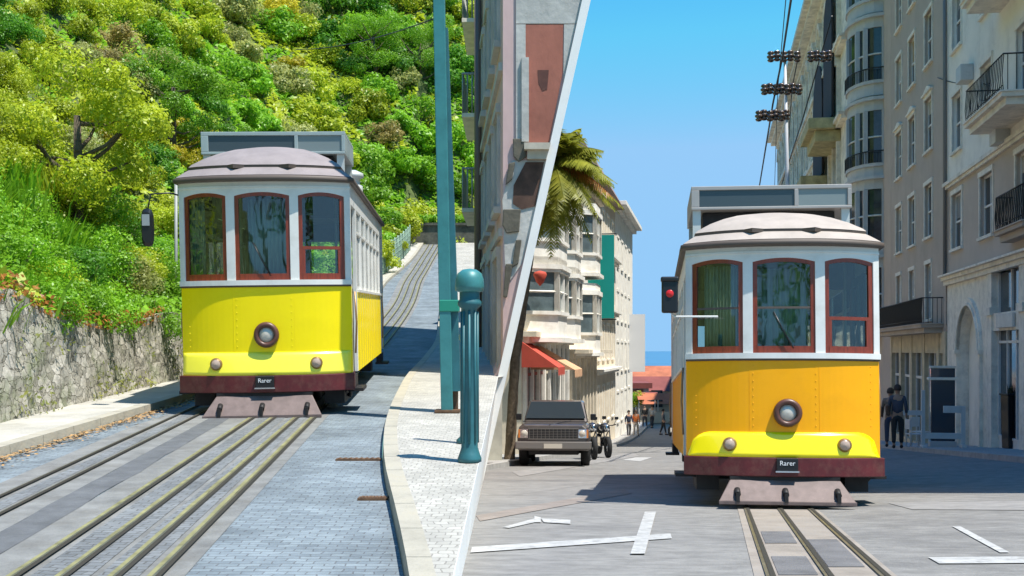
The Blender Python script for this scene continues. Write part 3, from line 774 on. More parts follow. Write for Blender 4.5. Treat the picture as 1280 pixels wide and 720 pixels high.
    mb.build('front_frame', M_white, T)
    # windows
    for wi, (a, b) in enumerate(WIN):
        mb = MB(); fw = .05; zf = lambda t: 2.80+.045*(1-(2*t-1)**2)
        slab(mb, a, a+fw, 1.75, 2.80, -.035, -.004, 2, zf1=lambda t: zf(t*fw/(b-a)))
        slab(mb, b-fw, b, 1.75, 2.80, -.035, -.004, 2, zf1=lambda t: zf(1-fw/(b-a)+t*fw/(b-a)))
        slab(mb, a+fw, b-fw, 1.75, 1.83, -.035, .0, 8)
        slab(mb, a+fw, b-fw, 2.75, 2.80, -.035, -.004, 12, zf0=lambda t: zf(t*(1-2*fw/(b-a))+fw/(b-a))-.045, zf1=lambda t: zf(t*(1-2*fw/(b-a))+fw/(b-a)))
        if wi == 2:
            slab(mb, a+fw, b-fw, 2.13, 2.17, -.03, -.002, 6)
            slab(mb, a+fw, a+fw+.03, 1.83, 2.13, -.03, -.004, 2); slab(mb, b-fw-.03, b-fw, 1.83, 2.13, -.03, -.004, 2)
        w = mb.build('front_window', M_mahog, T)
        if wi < 2 and mirror_kind == 'box':
            mb = MB(); slab(mb, a+fw, b-fw, 2.26, 2.285, -.03, -.01, 6); mb.build('sash_bar', M_rooftrim, w)
        if wi == 1:
            mb = MB(); mb.tube([((a+b)/2+.1, -.03, 1.80),((a+b)/2-.02,-.035,2.02),((a+b)/2-.12,-.03,2.22)], .008, 5); mb.build('wiper', M_black, w)
        mb = MB(); slab(mb, a+fw*.8, b-fw*.8, 1.80, 2.8, -.024, -.020, 10, zf0=lambda t: 1.81, zf1=lambda t: zf(t)-.03)
        mb.build('glass', M_tglass, w)
    # roof: dome with scalloped upper shell
    def outline(hw, y0, y1, nn=72):
        pts = []
        # rounded both ends
        m_ = nn//4
        for i in range(m_+1):
            x = -hw+2*hw*i/m_; pts.append((x, y0+.34*(abs(x)/hw)**2.6))
        for i in range(1, m_): pts.append((hw, y0+.34+(y1-y0-.68)*i/m_))
        for i in range(m_+1):
            x = hw-2*hw*i/m_; pts.append((x, y1-.34*(abs(x)/hw)**2.6))
        for i in range(1, m_): pts.append((-hw, y1-.34-(y1-y0-.68)*i/m_))
        return pts
    O = outline(1.15, -.12, TL+.12)
    def ring(s, z, extra=None):
        out = []
        for (x, y) in O:
            cy = min(max(y, 1.15), TL-1.15); ss = s*(extra(x, y) if extra else 1)
            out.append((x*ss, cy+(y-cy)*ss, z))
        return out
    def loft(rings, mats, mname, parent, smooth=True):
        mb = MB(); n = len(rings[0]); vs = [v for r in rings for v in r]
        fs = [(j*n+k, j*n+(k+1)%n, (j+1)*n+(k+1)%n, (j+1)*n+k) for j in range(len(rings)-1) for k in range(n)]
        mb.add(vs, fs, 0, smooth); mb.add(rings[-1], [tuple(range(n))]); mb.add(rings[0], [tuple(range(n))[::-1]])
        return mb.build(mname, mats, parent)
    zr_ = lambda s: 3.035+.45*(1-s**2.1)
    loft([ring(1.0,2.975), ring(1.012,2.985), ring(1.012,3.03), ring(.985,3.045)], M_rooftrim, 'roof_edge', T)
    rf = loft([ring(s, zr_(s)+.002) for s in (.985,.95,.9,.82,.72,.6,.45,.25)], roof_m, 'roof', T)
    def cusp(x, y):
        f = 1.0
        if y < .6 or y > TL-.6:
            for c in (-.36,.36): f += .10*math.exp(-((x-c)/.045)**2)
        return f
    loft([ring(.855, zr_(.86)-.01, cusp), ring(.86, zr_(.86)+.035, cusp)], M_rooftrim, 'scalloped_edge', rf, False)
    loft([ring(.862, zr_(.86)+.036, cusp), ring(.83, zr_(.83)+.05), ring(.7, zr_(.7)+.055), ring(.55, zr_(.55)+.055), ring(.4, zr_(.4)+.055), ring(.2, zr_(.2)+.055)], roof_m, 'upper_roof', rf)
    # roof box
    mb = MB(); z0, z1 = 3.56+boxdz, 3.86+boxdz; X0, X1, Y0b, Y1b = -1.0, .98, 1.2, 2.7
    mb.box(X0,X1,Y0b,Y1b,z1-.05,z1); mb.box(X0,X1,Y0b,Y1b,z0,z0+.035)
    for x in (X0, .28, X1-.05): mb.box(x, x+(.10 if x == X0 else .05), Y0b, Y0b+.05, z0+.035, z1-.05)
    for x in (X0, X1-.06): mb.box(x, x+.06, Y0b+.05, Y1b, z0+.035, z1-.05)
    mb.box(X0+.06,X1-.06,Y1b-.05,Y1b,z0+.035,z1-.05)
    rb = mb.build('roof_box', boxf_m, T, bevel=.006)
    mb = MB(); mb.box(X0+.10,.28,Y0b+.02,Y0b+.04,z0+.035,z1-.05); mb.build('dark_panel', M_boxg, rb)
    mb = MB(); mb.box(.33,X1-.05,Y0b+.02,Y0b+.04,z0+.035,z1-.05); mb.build('grey_panel', M_boxg2, rb)
    for x in (X0+.02, X1-.12):
        for y in (Y0b+.05, Y1b-.15):
            mb = MB(); mb.box(x, x+.1, y, y+.09, 3.05, z0); mb.build('box_leg', M_boxf, rb)
    mb = MB(); mb.box(-.85,.8,Y0b+.2,Y1b-.2,3.42,z0-.01); mb.build('resistor_bank', M_under, rb)
    sx = -1 if mirror_kind == 'box' else 1
    mb = MB(); mb.lathe((sx*.93, 3.2, 3.12), [(.15,0),(.15,.12),(.11,.14),(.11,.22),(.17,.25),(.16,.31),(.05,.36),(0,.36)], 16); mb.build('roof_vent', M_boxf, T)
    mb = MB(); mb.tube([(0,4.3,3.35),(0,4.3,3.6),(0,7.5,4.3)], [.06,.05,.02], 8); mb.build('trolley_pole', M_under, T)
    # sides
    yA, yB = 1.35, TL-1.35
    for s in (-1, 1):
        X = s*HW; xi = s*(HW-.05); a, b = min(X, xi), max(X, xi)
        mb = MB(); mb.box(a,b,yA,yB,.52,1.60); nb = 12
        for k in range(nb+1): mb.box(min(X,X+s*.006), max(X,X+s*.006), yA+(yB-yA)*k/nb-.012, yA+(yB-yA)*k/nb+.012, .52, 1.6)
        mb.build('side_panel', side_m, T)
        mb = MB(); mb.box(min(xi,X+s*.03), max(xi,X+s*.03), yA,yB,1.60,1.64); nW = 6; w = (yB-yA)/nW
        for k in range(nW+1):
            yc = yA+w*k; mb.box(a,b, max(yA,yc-.05), min(yB,yc+.05), 1.64, 2.72)
        mb.box(a,b,yA,yB,2.72,2.98); mb.box(a,b,yA,yB,2.4,2.44)
        mb.box(a,b,.42,.46,.56,2.98); mb.box(a,b,yA-.12,yA,.52,2.98); mb.box(a,b,yB,yB+.12,.52,2.98); mb.box(a,b,TL-.46,TL-.42,.56,2.98)
        mb.box(a,b,.46,yA-.12,2.72,2.98); mb.box(a,b,yB+.12,TL-.46,2.72,2.98)
        mb.build('side_frame', M_white, T, bevel=.004)
        for k in range(nW):
            y = yA+w*k
            mb = MB(); x_ = X-s*.03; c, d_ = min(x_, x_-s*.012), max(x_, x_-s*.012)
            mb.box(c,d_,y+.05,y+w-.05,1.64,1.69); mb.box(c,d_,y+.05,y+.09,1.69,2.40); mb.box(c,d_,y+w-.09,y+w-.05,1.69,2.40); 
            sw = mb.build('side_window', M_white, T)
            mb = MB(); mb.box(x_-s*.006-.002,x_-s*.006+.002,y+.06,y+w-.06,1.66,2.71); mb.build('glass', M_tglass, sw)
        # folding platform door
        for (ya, yb) in ((.46, yA-.12), (yB+.12, TL-.46)):
            mb = MB(); xd = X-s*.10; a2, b2 = min(xd, xd-s*.03), max(xd, xd-s*.03); m_ = (ya+yb)/2
            for q0, q1 in ((ya, m_-.01), (m_+.01, yb)):
                mb.box(a2,b2,q0,q0+.05,.5,2.72); mb.box(a2,b2,q1-.05,q1,.5,2.72); mb.box(a2,b2,q0,q1,.5,.62); mb.box(a2,b2,q0,q1,2.62,2.72); mb.box(a2,b2,q0,q1,1.3,1.36)
                mb.box(a2+.01,b2-.01,q0+.05,q1-.05,.62,1.3)
            dr = mb.build('platform_door', mat('tram_door_grey', (.14,.16,.15), .5), T)
            mb = MB(); mb.box(xd-s*.016-.002,xd-s*.016+.002,ya+.05,yb-.05,1.36,2.62); mb.build('glass', M_tglass, dr)
            mb = MB(); mb.tube([(X+s*.03, ya+.02, .8),(X+s*.05, ya+.02, 1.2),(X+s*.03, ya+.02, 1.6)], .014, 6); mb.build('grab_rail', M_brass, T)
            mb = MB(); mb.box(min(X-s*.12,X+s*.12), max(X-s*.12,X+s*.12), ya+.05, yb-.05, .30, .34); mb.box(min(X-s*.10,X+s*.0), max(X-s*.10,X+s*.0), ya+.05, yb-.05, .34, .5)
            mb.build('step', M_under, T)
    # rear end
    mb = MB(); slab(mb, -HW, HW, .56, 1.665, -.03, .0, 20)
    mb.v = [(x, TL-y, z) for x, y, z in mb.v]; mb.build('rear_dash', dash_m, T)
    mb = MB()
    for a, b in ((-HW,-1.03),(-.46,-.35),(.35,.46),(1.03,HW)): slab(mb, a, b, 1.665, 2.98, -.05, .012, 4)
    slab(mb, -HW, HW, 2.82, 2.98, -.049, .010, 20); slab(mb, -HW, HW, 1.665, 1.76, -.049, .012, 20)
    mb.v = [(x, TL-y, z) for x, y, z in mb.v]; mb.build('rear_frame', M_white, T)
    # inside
    mb = MB(); mb.box(-1.04,1.04,.35,TL-.35,.50,.56); mb.build('floor', M_dark, T)
    mb = MB(); mb.box(-1.04,1.04,.3,TL-.3,2.955,2.97); mb.build('ceiling', mat('tram_ceiling', (.35,.28,.2), .7), T)
    for yb_ in (yA, yB):
        mb = MB()
        for a, b in ((-1.03,-.38),(.38,1.03)): mb.box(a,b,yb_-.02,yb_+.02,.56,1.6); mb.box(a,a+.06,yb_-.02,yb_+.02,1.6,2.7); mb.box(b-.06,b,yb_-.02,yb_+.02,1.6,2.7)
        mb.box(-1.03,1.03,yb_-.02,yb_+.02,2.62,2.95); bk = mb.build('bulkhead', M_seat, T)
    for k in range(6):
        for s in (-1,1):
            y = yA+.35+k*.9; mb = MB(); a, b = (s*1.0, s*.3); a, b = min(a,b), max(a,b)
            mb.box(a,b,y,y+.42,.96,1.02); mb.box(a,b,y+.40,y+.45,1.0,1.62); mb.box(a+.05,a+.1,y+.05,y+.4,.56,.96); mb.box(b-.1,b-.05,y+.05,y+.4,.56,.96)
            mb.build('seat', M_seat, T)
    mb = MB(); mb.tube([(-.25,.5,.56),(-.25,.5,1.55)], .09, 12); mb.tube([(-.25,.5,1.55),(-.25,.5,1.62)],[.16,.15],16); mb.tube([(-.25,.5,1.63),(-.02,.42,1.68)],.02,6); mb.build('controller', M_brass, T)
    for x in (-.38,.4,.85,-.8): 
        mb = MB(); mb.tube([(x,.62 if abs(x) < .5 else 1.0,.56),(x,.62 if abs(x) < .5 else 1.0,2.95)], .018, 6); mb.build('stanchion', mat('pale_pole', (.55,.5,.4), .3), T)
    # curtains, pleated
    for (a, b, z0c, yc) in curtains:
        mb = MB(); n = 40; vs = []
        for i in range(n+1):
            x = a+(b-a)*i/n; y = yc+.025*math.sin(i*1.5)+.01*math.sin(i*.7)
            vs += [(x, y+prof(x), z0c), (x, y+prof(x)*1.0-.01, 2.78)]
        mb.add(vs, [(2*i,2*i+2,2*i+3,2*i+1) for i in range(n)], 0, True); c = mb.build('curtain', M_curt, T, fix=False)
        sd = c.modifiers.new('cloth_thickness','SOLIDIFY'); sd.thickness = .004
    # mirror
    if mirror_kind == 'oval':
        mb = MB(); mb.tube([(-1.08,.3,2.83),(-1.2,.2,2.86),(-1.42,.1,2.84),(-1.46,.06,2.62)], .011, 6); mr_ = mb.build('mirror_arm', M_black, T)
        mb = MB(); n = 24; mb.v = []; pr = []
        for o_, sc in ((-.05,.8),(-.03,1),(.03,1)):
            pr.append([(-1.46+.075*sc*abs(math.cos(a))**.6*(1 if math.cos(a) > 0 else -1), .06+o_*1.0, 2.42+.235*sc*abs(math.sin(a))**.6*(1 if math.sin(a) > 0 else -1)) for a in [2*math.pi*k/n for k in range(n)]])
        vs = [v for r in pr for v in r]; mb.add(vs, [(j*n+k, j*n+(k+1)%n, (j+1)*n+(k+1)%n, (j+1)*n+k) for j in range(2) for k in range(n)]+[tuple(range(n)), tuple(2*n+k for k in range(n))])
        mi = mb.build('wing_mirror', M_black, T)
        mb = MB(); mb.box(-1.515,-1.42,-.004,.0,2.44,2.58); mb.build('mirror_glass', mat('mirror_back', (.3,.32,.33), .2), mi)
    else:
        mb = MB(); mb.tube([(-1.30,.1,2.25),(-1.24,.12,2.18),(-.75,-.05,2.165)], .012, 6); mb.build('mirror_arm', mat('white_rod', (.7,.7,.68), .4), T)
        mb = MB(); mb.box(-1.39,-1.20,.02,.12,2.22,2.62); mb.box(-1.40,-1.19,.0,.13,2.58,2.64); mi = mb.build('wing_mirror', M_black, T, bevel=.02)
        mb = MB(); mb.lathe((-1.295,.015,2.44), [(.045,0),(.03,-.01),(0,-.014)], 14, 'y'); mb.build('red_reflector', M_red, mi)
    # running gear
    mb = MB(); mb.box(-.62,.62,.9,TL-.9,.30,.50); mb.box(-.95,.95,1.6,2.0,.22,.5); mb.box(-.95,.95,TL-2.0,TL-1.6,.22,.5)
    mb.box(-.98,-.72,.35,1.2,.16,.34); mb.box(.72,.98,.35,1.2,.16,.34); mb.box(-.9,.9,.12,.4,.34,.5)
    mb.build('truck_frame', M_under, T)
    for y in (2.3, TL-2.3, 1.0):
        for s in (-1,1):
            mb = MB(); r = .38 if y > 1.1 else .17
            mb.lathe((s*.40, y, r), [(0,-.06),(r*.9,-.05),(r*.92,.0),(r*1.0,.01),(r*1.0,.05),(0,.06)] if s > 0 else [(0,-.06),(r*1.0,-.05),(r*1.0,-.01),(r*.92,0),(r*.9,.05),(0,.06)], 24, 'x'); mb.build('wheel', M_under, T)
    mb = MB(); mb.tube([(1.0,.5,.5),(1.04,.62,.30),(1.02,.85,.22),(.9,1.1,.25)], .025, 6); mb.tube([(.95,.3,.48),(1.02,.4,.35),(.96,.6,.28)], .02, 6); mb.build('air_hose', M_under, T)
    return T
M_roof2 = mat('taupe_roof_canvas', (.27,.23,.225), .75, var=.14, scale=2.5, bump=.15, bscale=20, dirt=(.18,.15,.14), dirt_amt=.6, dscale=2)
M_boxf2 = mat('sea_grey_roof_box', (.36,.42,.41), .45, metal=.2, var=.06, scale=4)
M_boxf3 = mat('warm_grey_roof_box', (.36,.34,.32), .45, metal=.2, var=.06, scale=4)
gA = -math.atan2(F*0+(-.093), 1)  # tram axis azimuth of the left tram
T1 = make_tram('tram', 'lemon yellow vintage tram climbing the cobbled street below the green slope', (-3.07, 14.0, gl(14)-.045), R(3.6), R(2.3), R(-.9), -.09, M_roof2, M_boxf2, M_lemon, M_lemon2, M_lemon, 'oval',
    [(-1.0,-.78,1.7,.16),(-.22,.3,1.7,.3)], True, 'Rarer')
T2 = make_tram('tram', 'orange and yellow vintage tram facing us on the sunny avenue', (3.10, 12.7, gr(3.1,12.7)+.012), -R(6.9), -R(3.2), 0, .07, M_roof, M_boxf3, M_orange, M_yellow, M_orange, 'box',
    [(-.88,-.52,1.7,.16),(-.3,.33,1.35,.5)], False, 'Rarer')

T1.scale = (.965,.965,.995)
# ------------------------------------------------------------------ buildings
M_pane = mat('dark_window_pane', (.03,.038,.045), .08, var=.5, scale=1.2, spec=.7)
M_sash = mat('white_sash_paint', (.72,.69,.63), .6, var=.08, scale=5)
M_sashd = mat('grey_sash_paint', (.14,.14,.14), .6)
M_trim = mat('cream_stone_trim', (.82,.74,.61), .8, var=.15, scale=3, bump=.3, bscale=15, dirt=(.3,.27,.22), dirt_amt=.5, dscale=2)
M_taupe = mat('taupe_plaster', (.52,.42,.335), .9, var=.08, scale=.8, bump=.15, bscale=20, dirt=(.42,.34,.27), dirt_amt=.5, dscale=.7)
M_taupe2 = mat('dark_taupe_plaster', (.47,.38,.30), .9, var=.08, scale=.8, bump=.15, bscale=20, dirt=(.36,.285,.225), dirt_amt=.5, dscale=.7)
M_offw = mat('off_white_plaster', (.84,.78,.67), .9, var=.06, scale=.9, bump=.15, bscale=20, dirt=(.42,.39,.34), dirt_amt=.5, dscale=.6)
M_cream = mat('weathered_cream_stone', (.76,.69,.55), .9, var=.28, scale=1.3, bump=.7, bscale=5, dirt=(.36,.31,.24), dirt_amt=.7, dscale=1.1)
M_sunny = mat('sunny_cream_stucco', (.76,.66,.50), .9, var=.15, scale=1.5, bump=.3, bscale=12, dirt=(.5,.4,.28), dirt_amt=.6, dscale=1.2)
M_sunw = mat('sunny_white_stucco', (.87,.83,.74), .9, var=.12, scale=1.5, bump=.3, bscale=12, dirt=(.55,.46,.34), dirt_amt=.6, dscale=1.3)
M_ironb = mat('black_iron', (.015,.015,.016), .5)
def holes_wall(mb, x0, x1, z0, z1, holes, t=.25, m=0, yf=0.0):
    """wall slab (front at y=yf) with rectangular openings"""
    xs = sorted({x0, x1, *[h[0] for h in holes], *[h[1] for h in holes]}); zs = sorted({z0, z1, *[h[2] for h in holes], *[h[3] for h in holes]})
    xs = [x for x in xs if x0 <= x <= x1]; zs = [z for z in zs if z0 <= z <= z1]
    for a, b in zip(xs, xs[1:]):
        for c, d in zip(zs, zs[1:]):
            mx, mz = (a+b)/2, (c+d)/2
            if any(h[0] < mx < h[1] and h[2] < mz < h[3] for h in holes): continue
            mb.add([(a,yf,c),(b,yf,c),(b,yf,d),(a,yf,d)], [(0,1,2,3)], m)
    for h in holes:
        a, b, c, d = h[:4]
        mb.add([(a,yf,c),(a,yf+t,c),(a,yf+t,d),(a,yf,d)], [(0,1,2,3)], m); mb.add([(b,yf,c),(b,yf+t,c),(b,yf+t,d),(b,yf,d)], [(3,2,1,0)], m)
        mb.add([(a,yf,d),(a,yf+t,d),(b,yf+t,d),(b,yf,d)], [(0,1,2,3)], m); mb.add([(a,yf,c),(a,yf+t,c),(b,yf+t,c),(b,yf,c)], [(3,2,1,0)], m)
def window(B, x, z, w, h, y=0.0, style='sash', trim=None, sashm=None, rec=.10, paned=None):
    trim = trim or M_trim; sashm = sashm or M_sash; a, b = x-w/2, x+w/2; mb = MB()
    tw = .11
    if style != 'plain':
        mb.box(a-tw, a, y-.035, y+.02, z-.0, z+h); mb.box(b, b+tw, y-.035, y+.02, z, z+h); mb.box(a-tw-.03, b+tw+.03, y-.055, y+.02, z+h, z+h+.15)
    mb.box(a-tw-.03, b+tw+.03, y-.09, y+.03, z-.09, z)
    if style == 'hood':
        mb.box(a-tw-.08, b+tw+.08, y-.13, y+.02, z+h+.152, z+h+.22)
        mb.prism([(a-tw-.04, z+h+.222),(b+tw+.04, z+h+.222),(x+.1, z+h+.42),(x-.1, z+h+.42)], y-.09, y+.02)
    W = mb.build('window', trim, B)
    mb = MB(); f = .06; r = y+rec
    mb.box(a,a+f,r,r+.05,z,z+h); mb.box(b-f,b,r,r+.05,z,z+h); mb.box(a+f,b-f,r,r+.05,z,z+f); mb.box(a+f,b-f,r,r+.05,z+h-f,z+h); mb.box(a+f,b-f,r-.01,r+.04,z+h*.48,z+h*.48+.06)
    mb.box(x-.02,x+.02,r+.005,r+.035,z+f,z+h*.48)
    if w > 1.0 or style == 'grid': mb.box(x-.02,x+.02,r+.005,r+.035,z+h*.48+.06,z+h-f)
    mb.build('sash', sashm, W)
    if rnd.random() < .5:
        zb = z+h-f-(h*rnd.choice((.25,.4,.48,.7)) ); mb = MB(); mb.add([(a+f,r+.027,zb),(b-f,r+.027,zb),(b-f,r+.027,z+h-f),(a+f,r+.027,z+h-f)],[(0,1,2,3)]); mb.build('blind', rnd.choice((mat('cream_blind',(.42,.38,.3),.8,var=.1,scale=5), mat('grey_blind',(.25,.25,.25),.8), mat('ochre_blind',(.35,.25,.13),.8))), W, fix=False)
    mb = MB(); mb.add([(a+f,r+.03,z+f),(b-f,r+.03,z+f),(b-f,r+.03,z+h-f),(a+f,r+.03,z+h-f)], [(0,1,2,3)]); mb.build('pane', paned or M_pane, W, fix=False)
    return W
def balcony(B, x0, x1, z, dep, kind='stone'):
    mb = MB(); mb.box(x0,x1,-dep,0.01,z-.16,z); mb.box(x0+.1,x1-.1,-dep+.12,.01,z-.34,z-.16); mb.box(x0-.04,x1+.04,-dep-.04,.01,z-.05,z-.005)
    b = mb.build('balcony', M_trim if kind != 'iron' else M_taupe2, B, bevel=.01)
    mb = MB()
    n = int((x1-x0)/.17)
    for k in range(n+1):
        x = x0+.04+(x1-x0-.08)*k/n; mb.tube([(x,-dep+.05,z),(x,-dep+.02,z+.35),(x,-dep+.06,z+.88)], .011 if kind != 'iron' else .017, 4, cap=False)
    for s in (x0+.04, x1-.04):
        for k in range(5): mb.tube([(s,-dep*k/5-.05,z),(s,-dep*k/5-.05,z+.88)], .011, 4, cap=False)
        mb.tube([(s,-dep+.05,z+.88),(s,0,z+.88)], .02, 4)
    mb.tube([(x0+.04,-dep+.05,z+.88),(x1-.04,-dep+.05,z+.88)], .022, 4); mb.tube([(x0+.04,-dep+.04,z+.12),(x1-.04,-dep+.04,z+.12)], .015, 4)
    mb.build('railing', M_ironb, b)
    return b
def cornice(B, x0, x1, z, steps, m, name='cornice', y=0.0):
    mb = MB()
    for i, (dep, h) in enumerate(steps):
        mb.box(x0-dep*.3, x1+dep*.3, y-dep, y+.05, z, z+h); z += h+.0005
    return mb.build(name, m, B, bevel=.008)
A_R = R(-100.15); A_L = R(79.85)   # facades facing left / facing right of the lower street
CT = .9844
def right_house(name, label, d_far, d_near, u=8.0):
    """local x runs from the far end towards the camera, outward = -y"""
    x = xu(u, d_far); z = gr(xu(5.9,d_far), d_far)+.1
    return empty(name, label, 'building', (x, d_far, z), A_R), (d_far-d_near)/CT, z

# --- A: white over taupe building nearest on the right
B, Lw, z0 = right_house('apartment_building', 'grey and off-white apartment building with arched doorway at the right edge', 38.2, 11.5)
G = -2.3-z0  # shift so that local heights below are given as world z+2.3
def Z(w): return w-z0
fl = Z(2.25); mb = MB(); holes = []
cols = [1.6,5.6,9.6,13.6,17.6,21.6,25.4]
for c in cols: holes.append((c-.75,c+.75,Z(3.35),Z(5.15)))
holes_wall(mb, 0, Lw, fl+.3, Z(5.45), holes); mb.build('grey_wall', M_taupe, B)
mb = MB(); hol2 = []
for c in cols:
    for zz in (6.55, 9.9, 13.2): hol2.append((c-.65,c+.65,Z(zz),Z(zz+1.85)))
holes_wall(mb, 0, Lw, Z(5.45)+.22, Z(16.6), hol2); mb.box(0,Lw,.3,9,-3,Z(16.6)); mb.build('white_wall', M_offw, B)
cornice(B, 0, Lw, Z(5.45), [(.10,.10),(.16,.12)], M_trim, 'string_course'); cornice(B, 0, Lw, Z(2.2), [(.12,.15),(.2,.12),(.3,.07)], M_trim, 'shop_cornice'); cornice(B, 0, Lw, Z(16.6), [(.2,.3),(.5,.25),(.7,.15)], M_trim)
for i, c in enumerate(cols):
    window(B, c, Z(3.35), 1.5, 1.8)
    for zz in (6.55, 9.9, 13.2): window(B, c, Z(zz), 1.3, 1.85)
for (a, b, zz) in ((7.4,11.5,6.3),(7.0,11.2,9.75),(15.5,19.5,6.3)): balcony(B, a, b, Z(zz), 1.0)
balcony(B, 8.4, 11.2, Z(3.2), .45, 'iron')
# ground floor: stone piers, arch, shop windows
mb = MB()
def arch_wall(mb, x0, x1, z0_, z1, ax0, ax1, spring, y0, y1, m=0):
    r = (ax1-ax0)/2; cx = (ax0+ax1)/2; n = 16
    mb.box(x0, ax0, y0, y1, z0_, spring, m); mb.box(ax1, x1, y0, y1, z0_, spring, m)
    rise = min(r, z1-spring-.1)
    pts = [(cx-r*math.cos(math.pi*k/n), spring+rise*math.sin(math.pi*k/n)) for k in range(n+1)]
    poly = [(x0, spring)]+pts+[(x1, spring),(x1, z1),(x0, z1)]
    for k in range(n):
        (a, b), (c, d) = pts[k], pts[k+1]
        mb.add([(a,y0,b),(c,y0,d),(c,y0,z1),(a,y0,z1),(a,y1,b),(c,y1,d),(c,y1,z1),(a,y1,z1)], [(0,1,2,3),(7,6,5,4),(0,4,5,1),(3,2,6,7)], m)
    mb.box(x0, ax0, y0, y1, spring, z1, m); mb.box(ax1, x1, y0, y1, spring, z1, m)
arch_wall(mb, .05, 6.0, -3, Z(2.2), 1.9, 4.9, Z(-.1), .0, .4); mb.build('arch_surround', M_trim, B)
mb = MB(); n = 20
for o0, o1, yy in ((1.5,1.72,-.09),(1.5,1.58,-.13)):
    for k in range(n):
        a0, a1 = math.pi*k/n, math.pi*(k+1)/n; q_ = []
        for a, o in ((a0,o0),(a1,o0),(a1,o1),(a0,o1)): q_.append((3.4-o*math.cos(a), Z(-.1)+o*math.sin(a)))
        mb.prism(q_, yy, .01)
for a in (1.68, 4.9): mb.box(a, a+.22, -.09, .01, -.3, Z(-.1)); mb.box(a-.05, a+.27, -.15, .01, Z(-.12), Z(.02))
mb.build('arch_moulding', M_trim, B)
mb = MB(); mb.box(1.9,4.9,.38,.45,-.5,Z(2.0)); dr = mb.build('arched_door', mat('dark_brown_door', (.05,.042,.038), .5, var=.3, scale=3), B)
mb = MB()
for x in (2.1,2.9,3.7,4.45): mb.box(x,x+.28,.33,.385,0.1,Z(-.35)); mb.box(x,x+.28,.33,.385,Z(-.1),Z(.9))
mb.build('door_panel', mat('grey_door_panel', (.12,.11,.10), .5), dr)
x = 6.0
mb = MB()
while x < Lw-.5:
    mb.box(x, x+.5, -.08, .35, -3, Z(2.2)); mb.box(x-.06, x+.56, -.14, .3, Z(1.0), Z(1.22)); mb.box(x-.06,x+.56,-.14,.3,-.3,.35)
    x += 3.4
mb.box(6.0, Lw, -.03, .3, Z(.55), Z(1.05)); mb.box(6.0,Lw,-.02,.3,-3,.35)
mb.build('shop_front_stonework', M_trim, B)
x = 6.0; k = 0
while x < Lw-3:
    mb = MB(); a, b = x+.5, x+3.4
    mb.box(a,b,.12,.18,.35,.8); 
    for t in (a, a+.95, a+1.9, b-.07): mb.box(t,t+.07,.10,.17,.8,Z(.55))
    mb.box(a,b,.10,.17,Z(.2),Z(.27)); mb.box(a,b,.10,.17,.8,.86)
    for t in (a, a+1.4, b-.07): mb.box(t,t+.07,.10,.17,Z(1.05),Z(2.2))
    sf = mb.build('shop_window', mat('shop_frame_dark', (.09,.085,.08), .5) if k % 2 else M_sash, B)
    mb = MB(); mb.add([(a,.16,.8),(b,.16,.8),(b,.16,Z(.55)),(a,.16,Z(.55))],[(0,1,2,3)]); mb.add([(a,.16,Z(1.05)),(b,.16,Z(1.05)),(b,.16,Z(2.2)),(a,.16,Z(2.2))],[(0,1,2,3)]); mb.build('pane', M_pane, sf, fix=False)
    x += 3.4; k += 1
mb = MB(); mb.box(7.2,8.9,-.12,-.04,Z(.62),Z(1.0)); mb.build('shop_sign', mat('pale_sign_board', (.6,.58,.52), .6, var=.1, scale=4), B, bevel=.01)

for xd in (.12, 12.0, 19.8):
    mb = MB(); mb.tube([(xd,-.1,Z(2.5)),(xd,-.1,Z(16.4))], .06, 8); mb.build('drainpipe', mat('grey_downpipe', (.2,.19,.18), .5), B)
for (xd, zd) in ((3.6,8.3),(7.9,5.6-.0),(11.8,11.2)):
    mb = MB(); mb.box(xd-.35,xd+.35,-.38,.0,Z(zd),Z(zd)+.5); mb.build('air_conditioner', mat('ac_casing', (.55,.54,.5), .5, dirt=(.3,.28,.25), dirt_amt=.6, dscale=4), B, bevel=.02)
# --- B: taupe building with three columns of hooded windows
B, Lw, z0 = right_house('apartment_building', 'dark taupe apartment building with hooded sash windows and a black iron balcony', 50.2, 38.25)
mb = MB(); holes = []
cB = [2.2,5.4,8.9]
rows = (4.2, 7.4, 10.6, 13.8)
for c in cB:
    for zz in rows[:]: holes.append((c-.7,c+.7,Z(zz),Z(zz+1.95)))
    holes.append((c-.55,c+.55,Z(1.15),Z(3.2)))
holes_wall(mb, 0, Lw, Z(.65), Z(17.0), holes); mb.box(0,Lw,.3,9,-3,Z(17)); mb.build('wall', M_taupe2, B)
for c in cB:
    for i, zz in enumerate(rows): window(B, c, Z(zz), 1.4, 1.95, style='hood' if i == 1 else 'sash')
    window(B, c, Z(1.15), 1.1, 2.05, sashm=M_sash, style='grid')
balcony(B, .2, 11.6, Z(.95), .75, 'iron')
cornice(B, 0, Lw, Z(17), [(.2,.3),(.5,.3),(.8,.15)], M_trim)
mb = MB()
for k in range(40):
    h_ = .38; a = .30 if k % 2 else .2; mb.box(Lw-a, Lw, -.03, .02, Z(.9)+k*.4, Z(.9)+k*.4+h_)
mb.build('quoins', M_taupe, B)
mb = MB(); cr = [0.1,2.6,5.2,7.9,10.6,Lw-.4]
for c in cr: mb.box(c, c+.45, -.06, .3, -3, Z(.65))
mb.box(0,Lw,-.03,.3,Z(-.1),Z(.65)); mb.box(0,Lw,-.02,.3,-3,.5); mb.build('ground_floor_stonework', mat('honey_stone', (.55,.46,.31), .85, var=.2, scale=2, bump=.3), B)
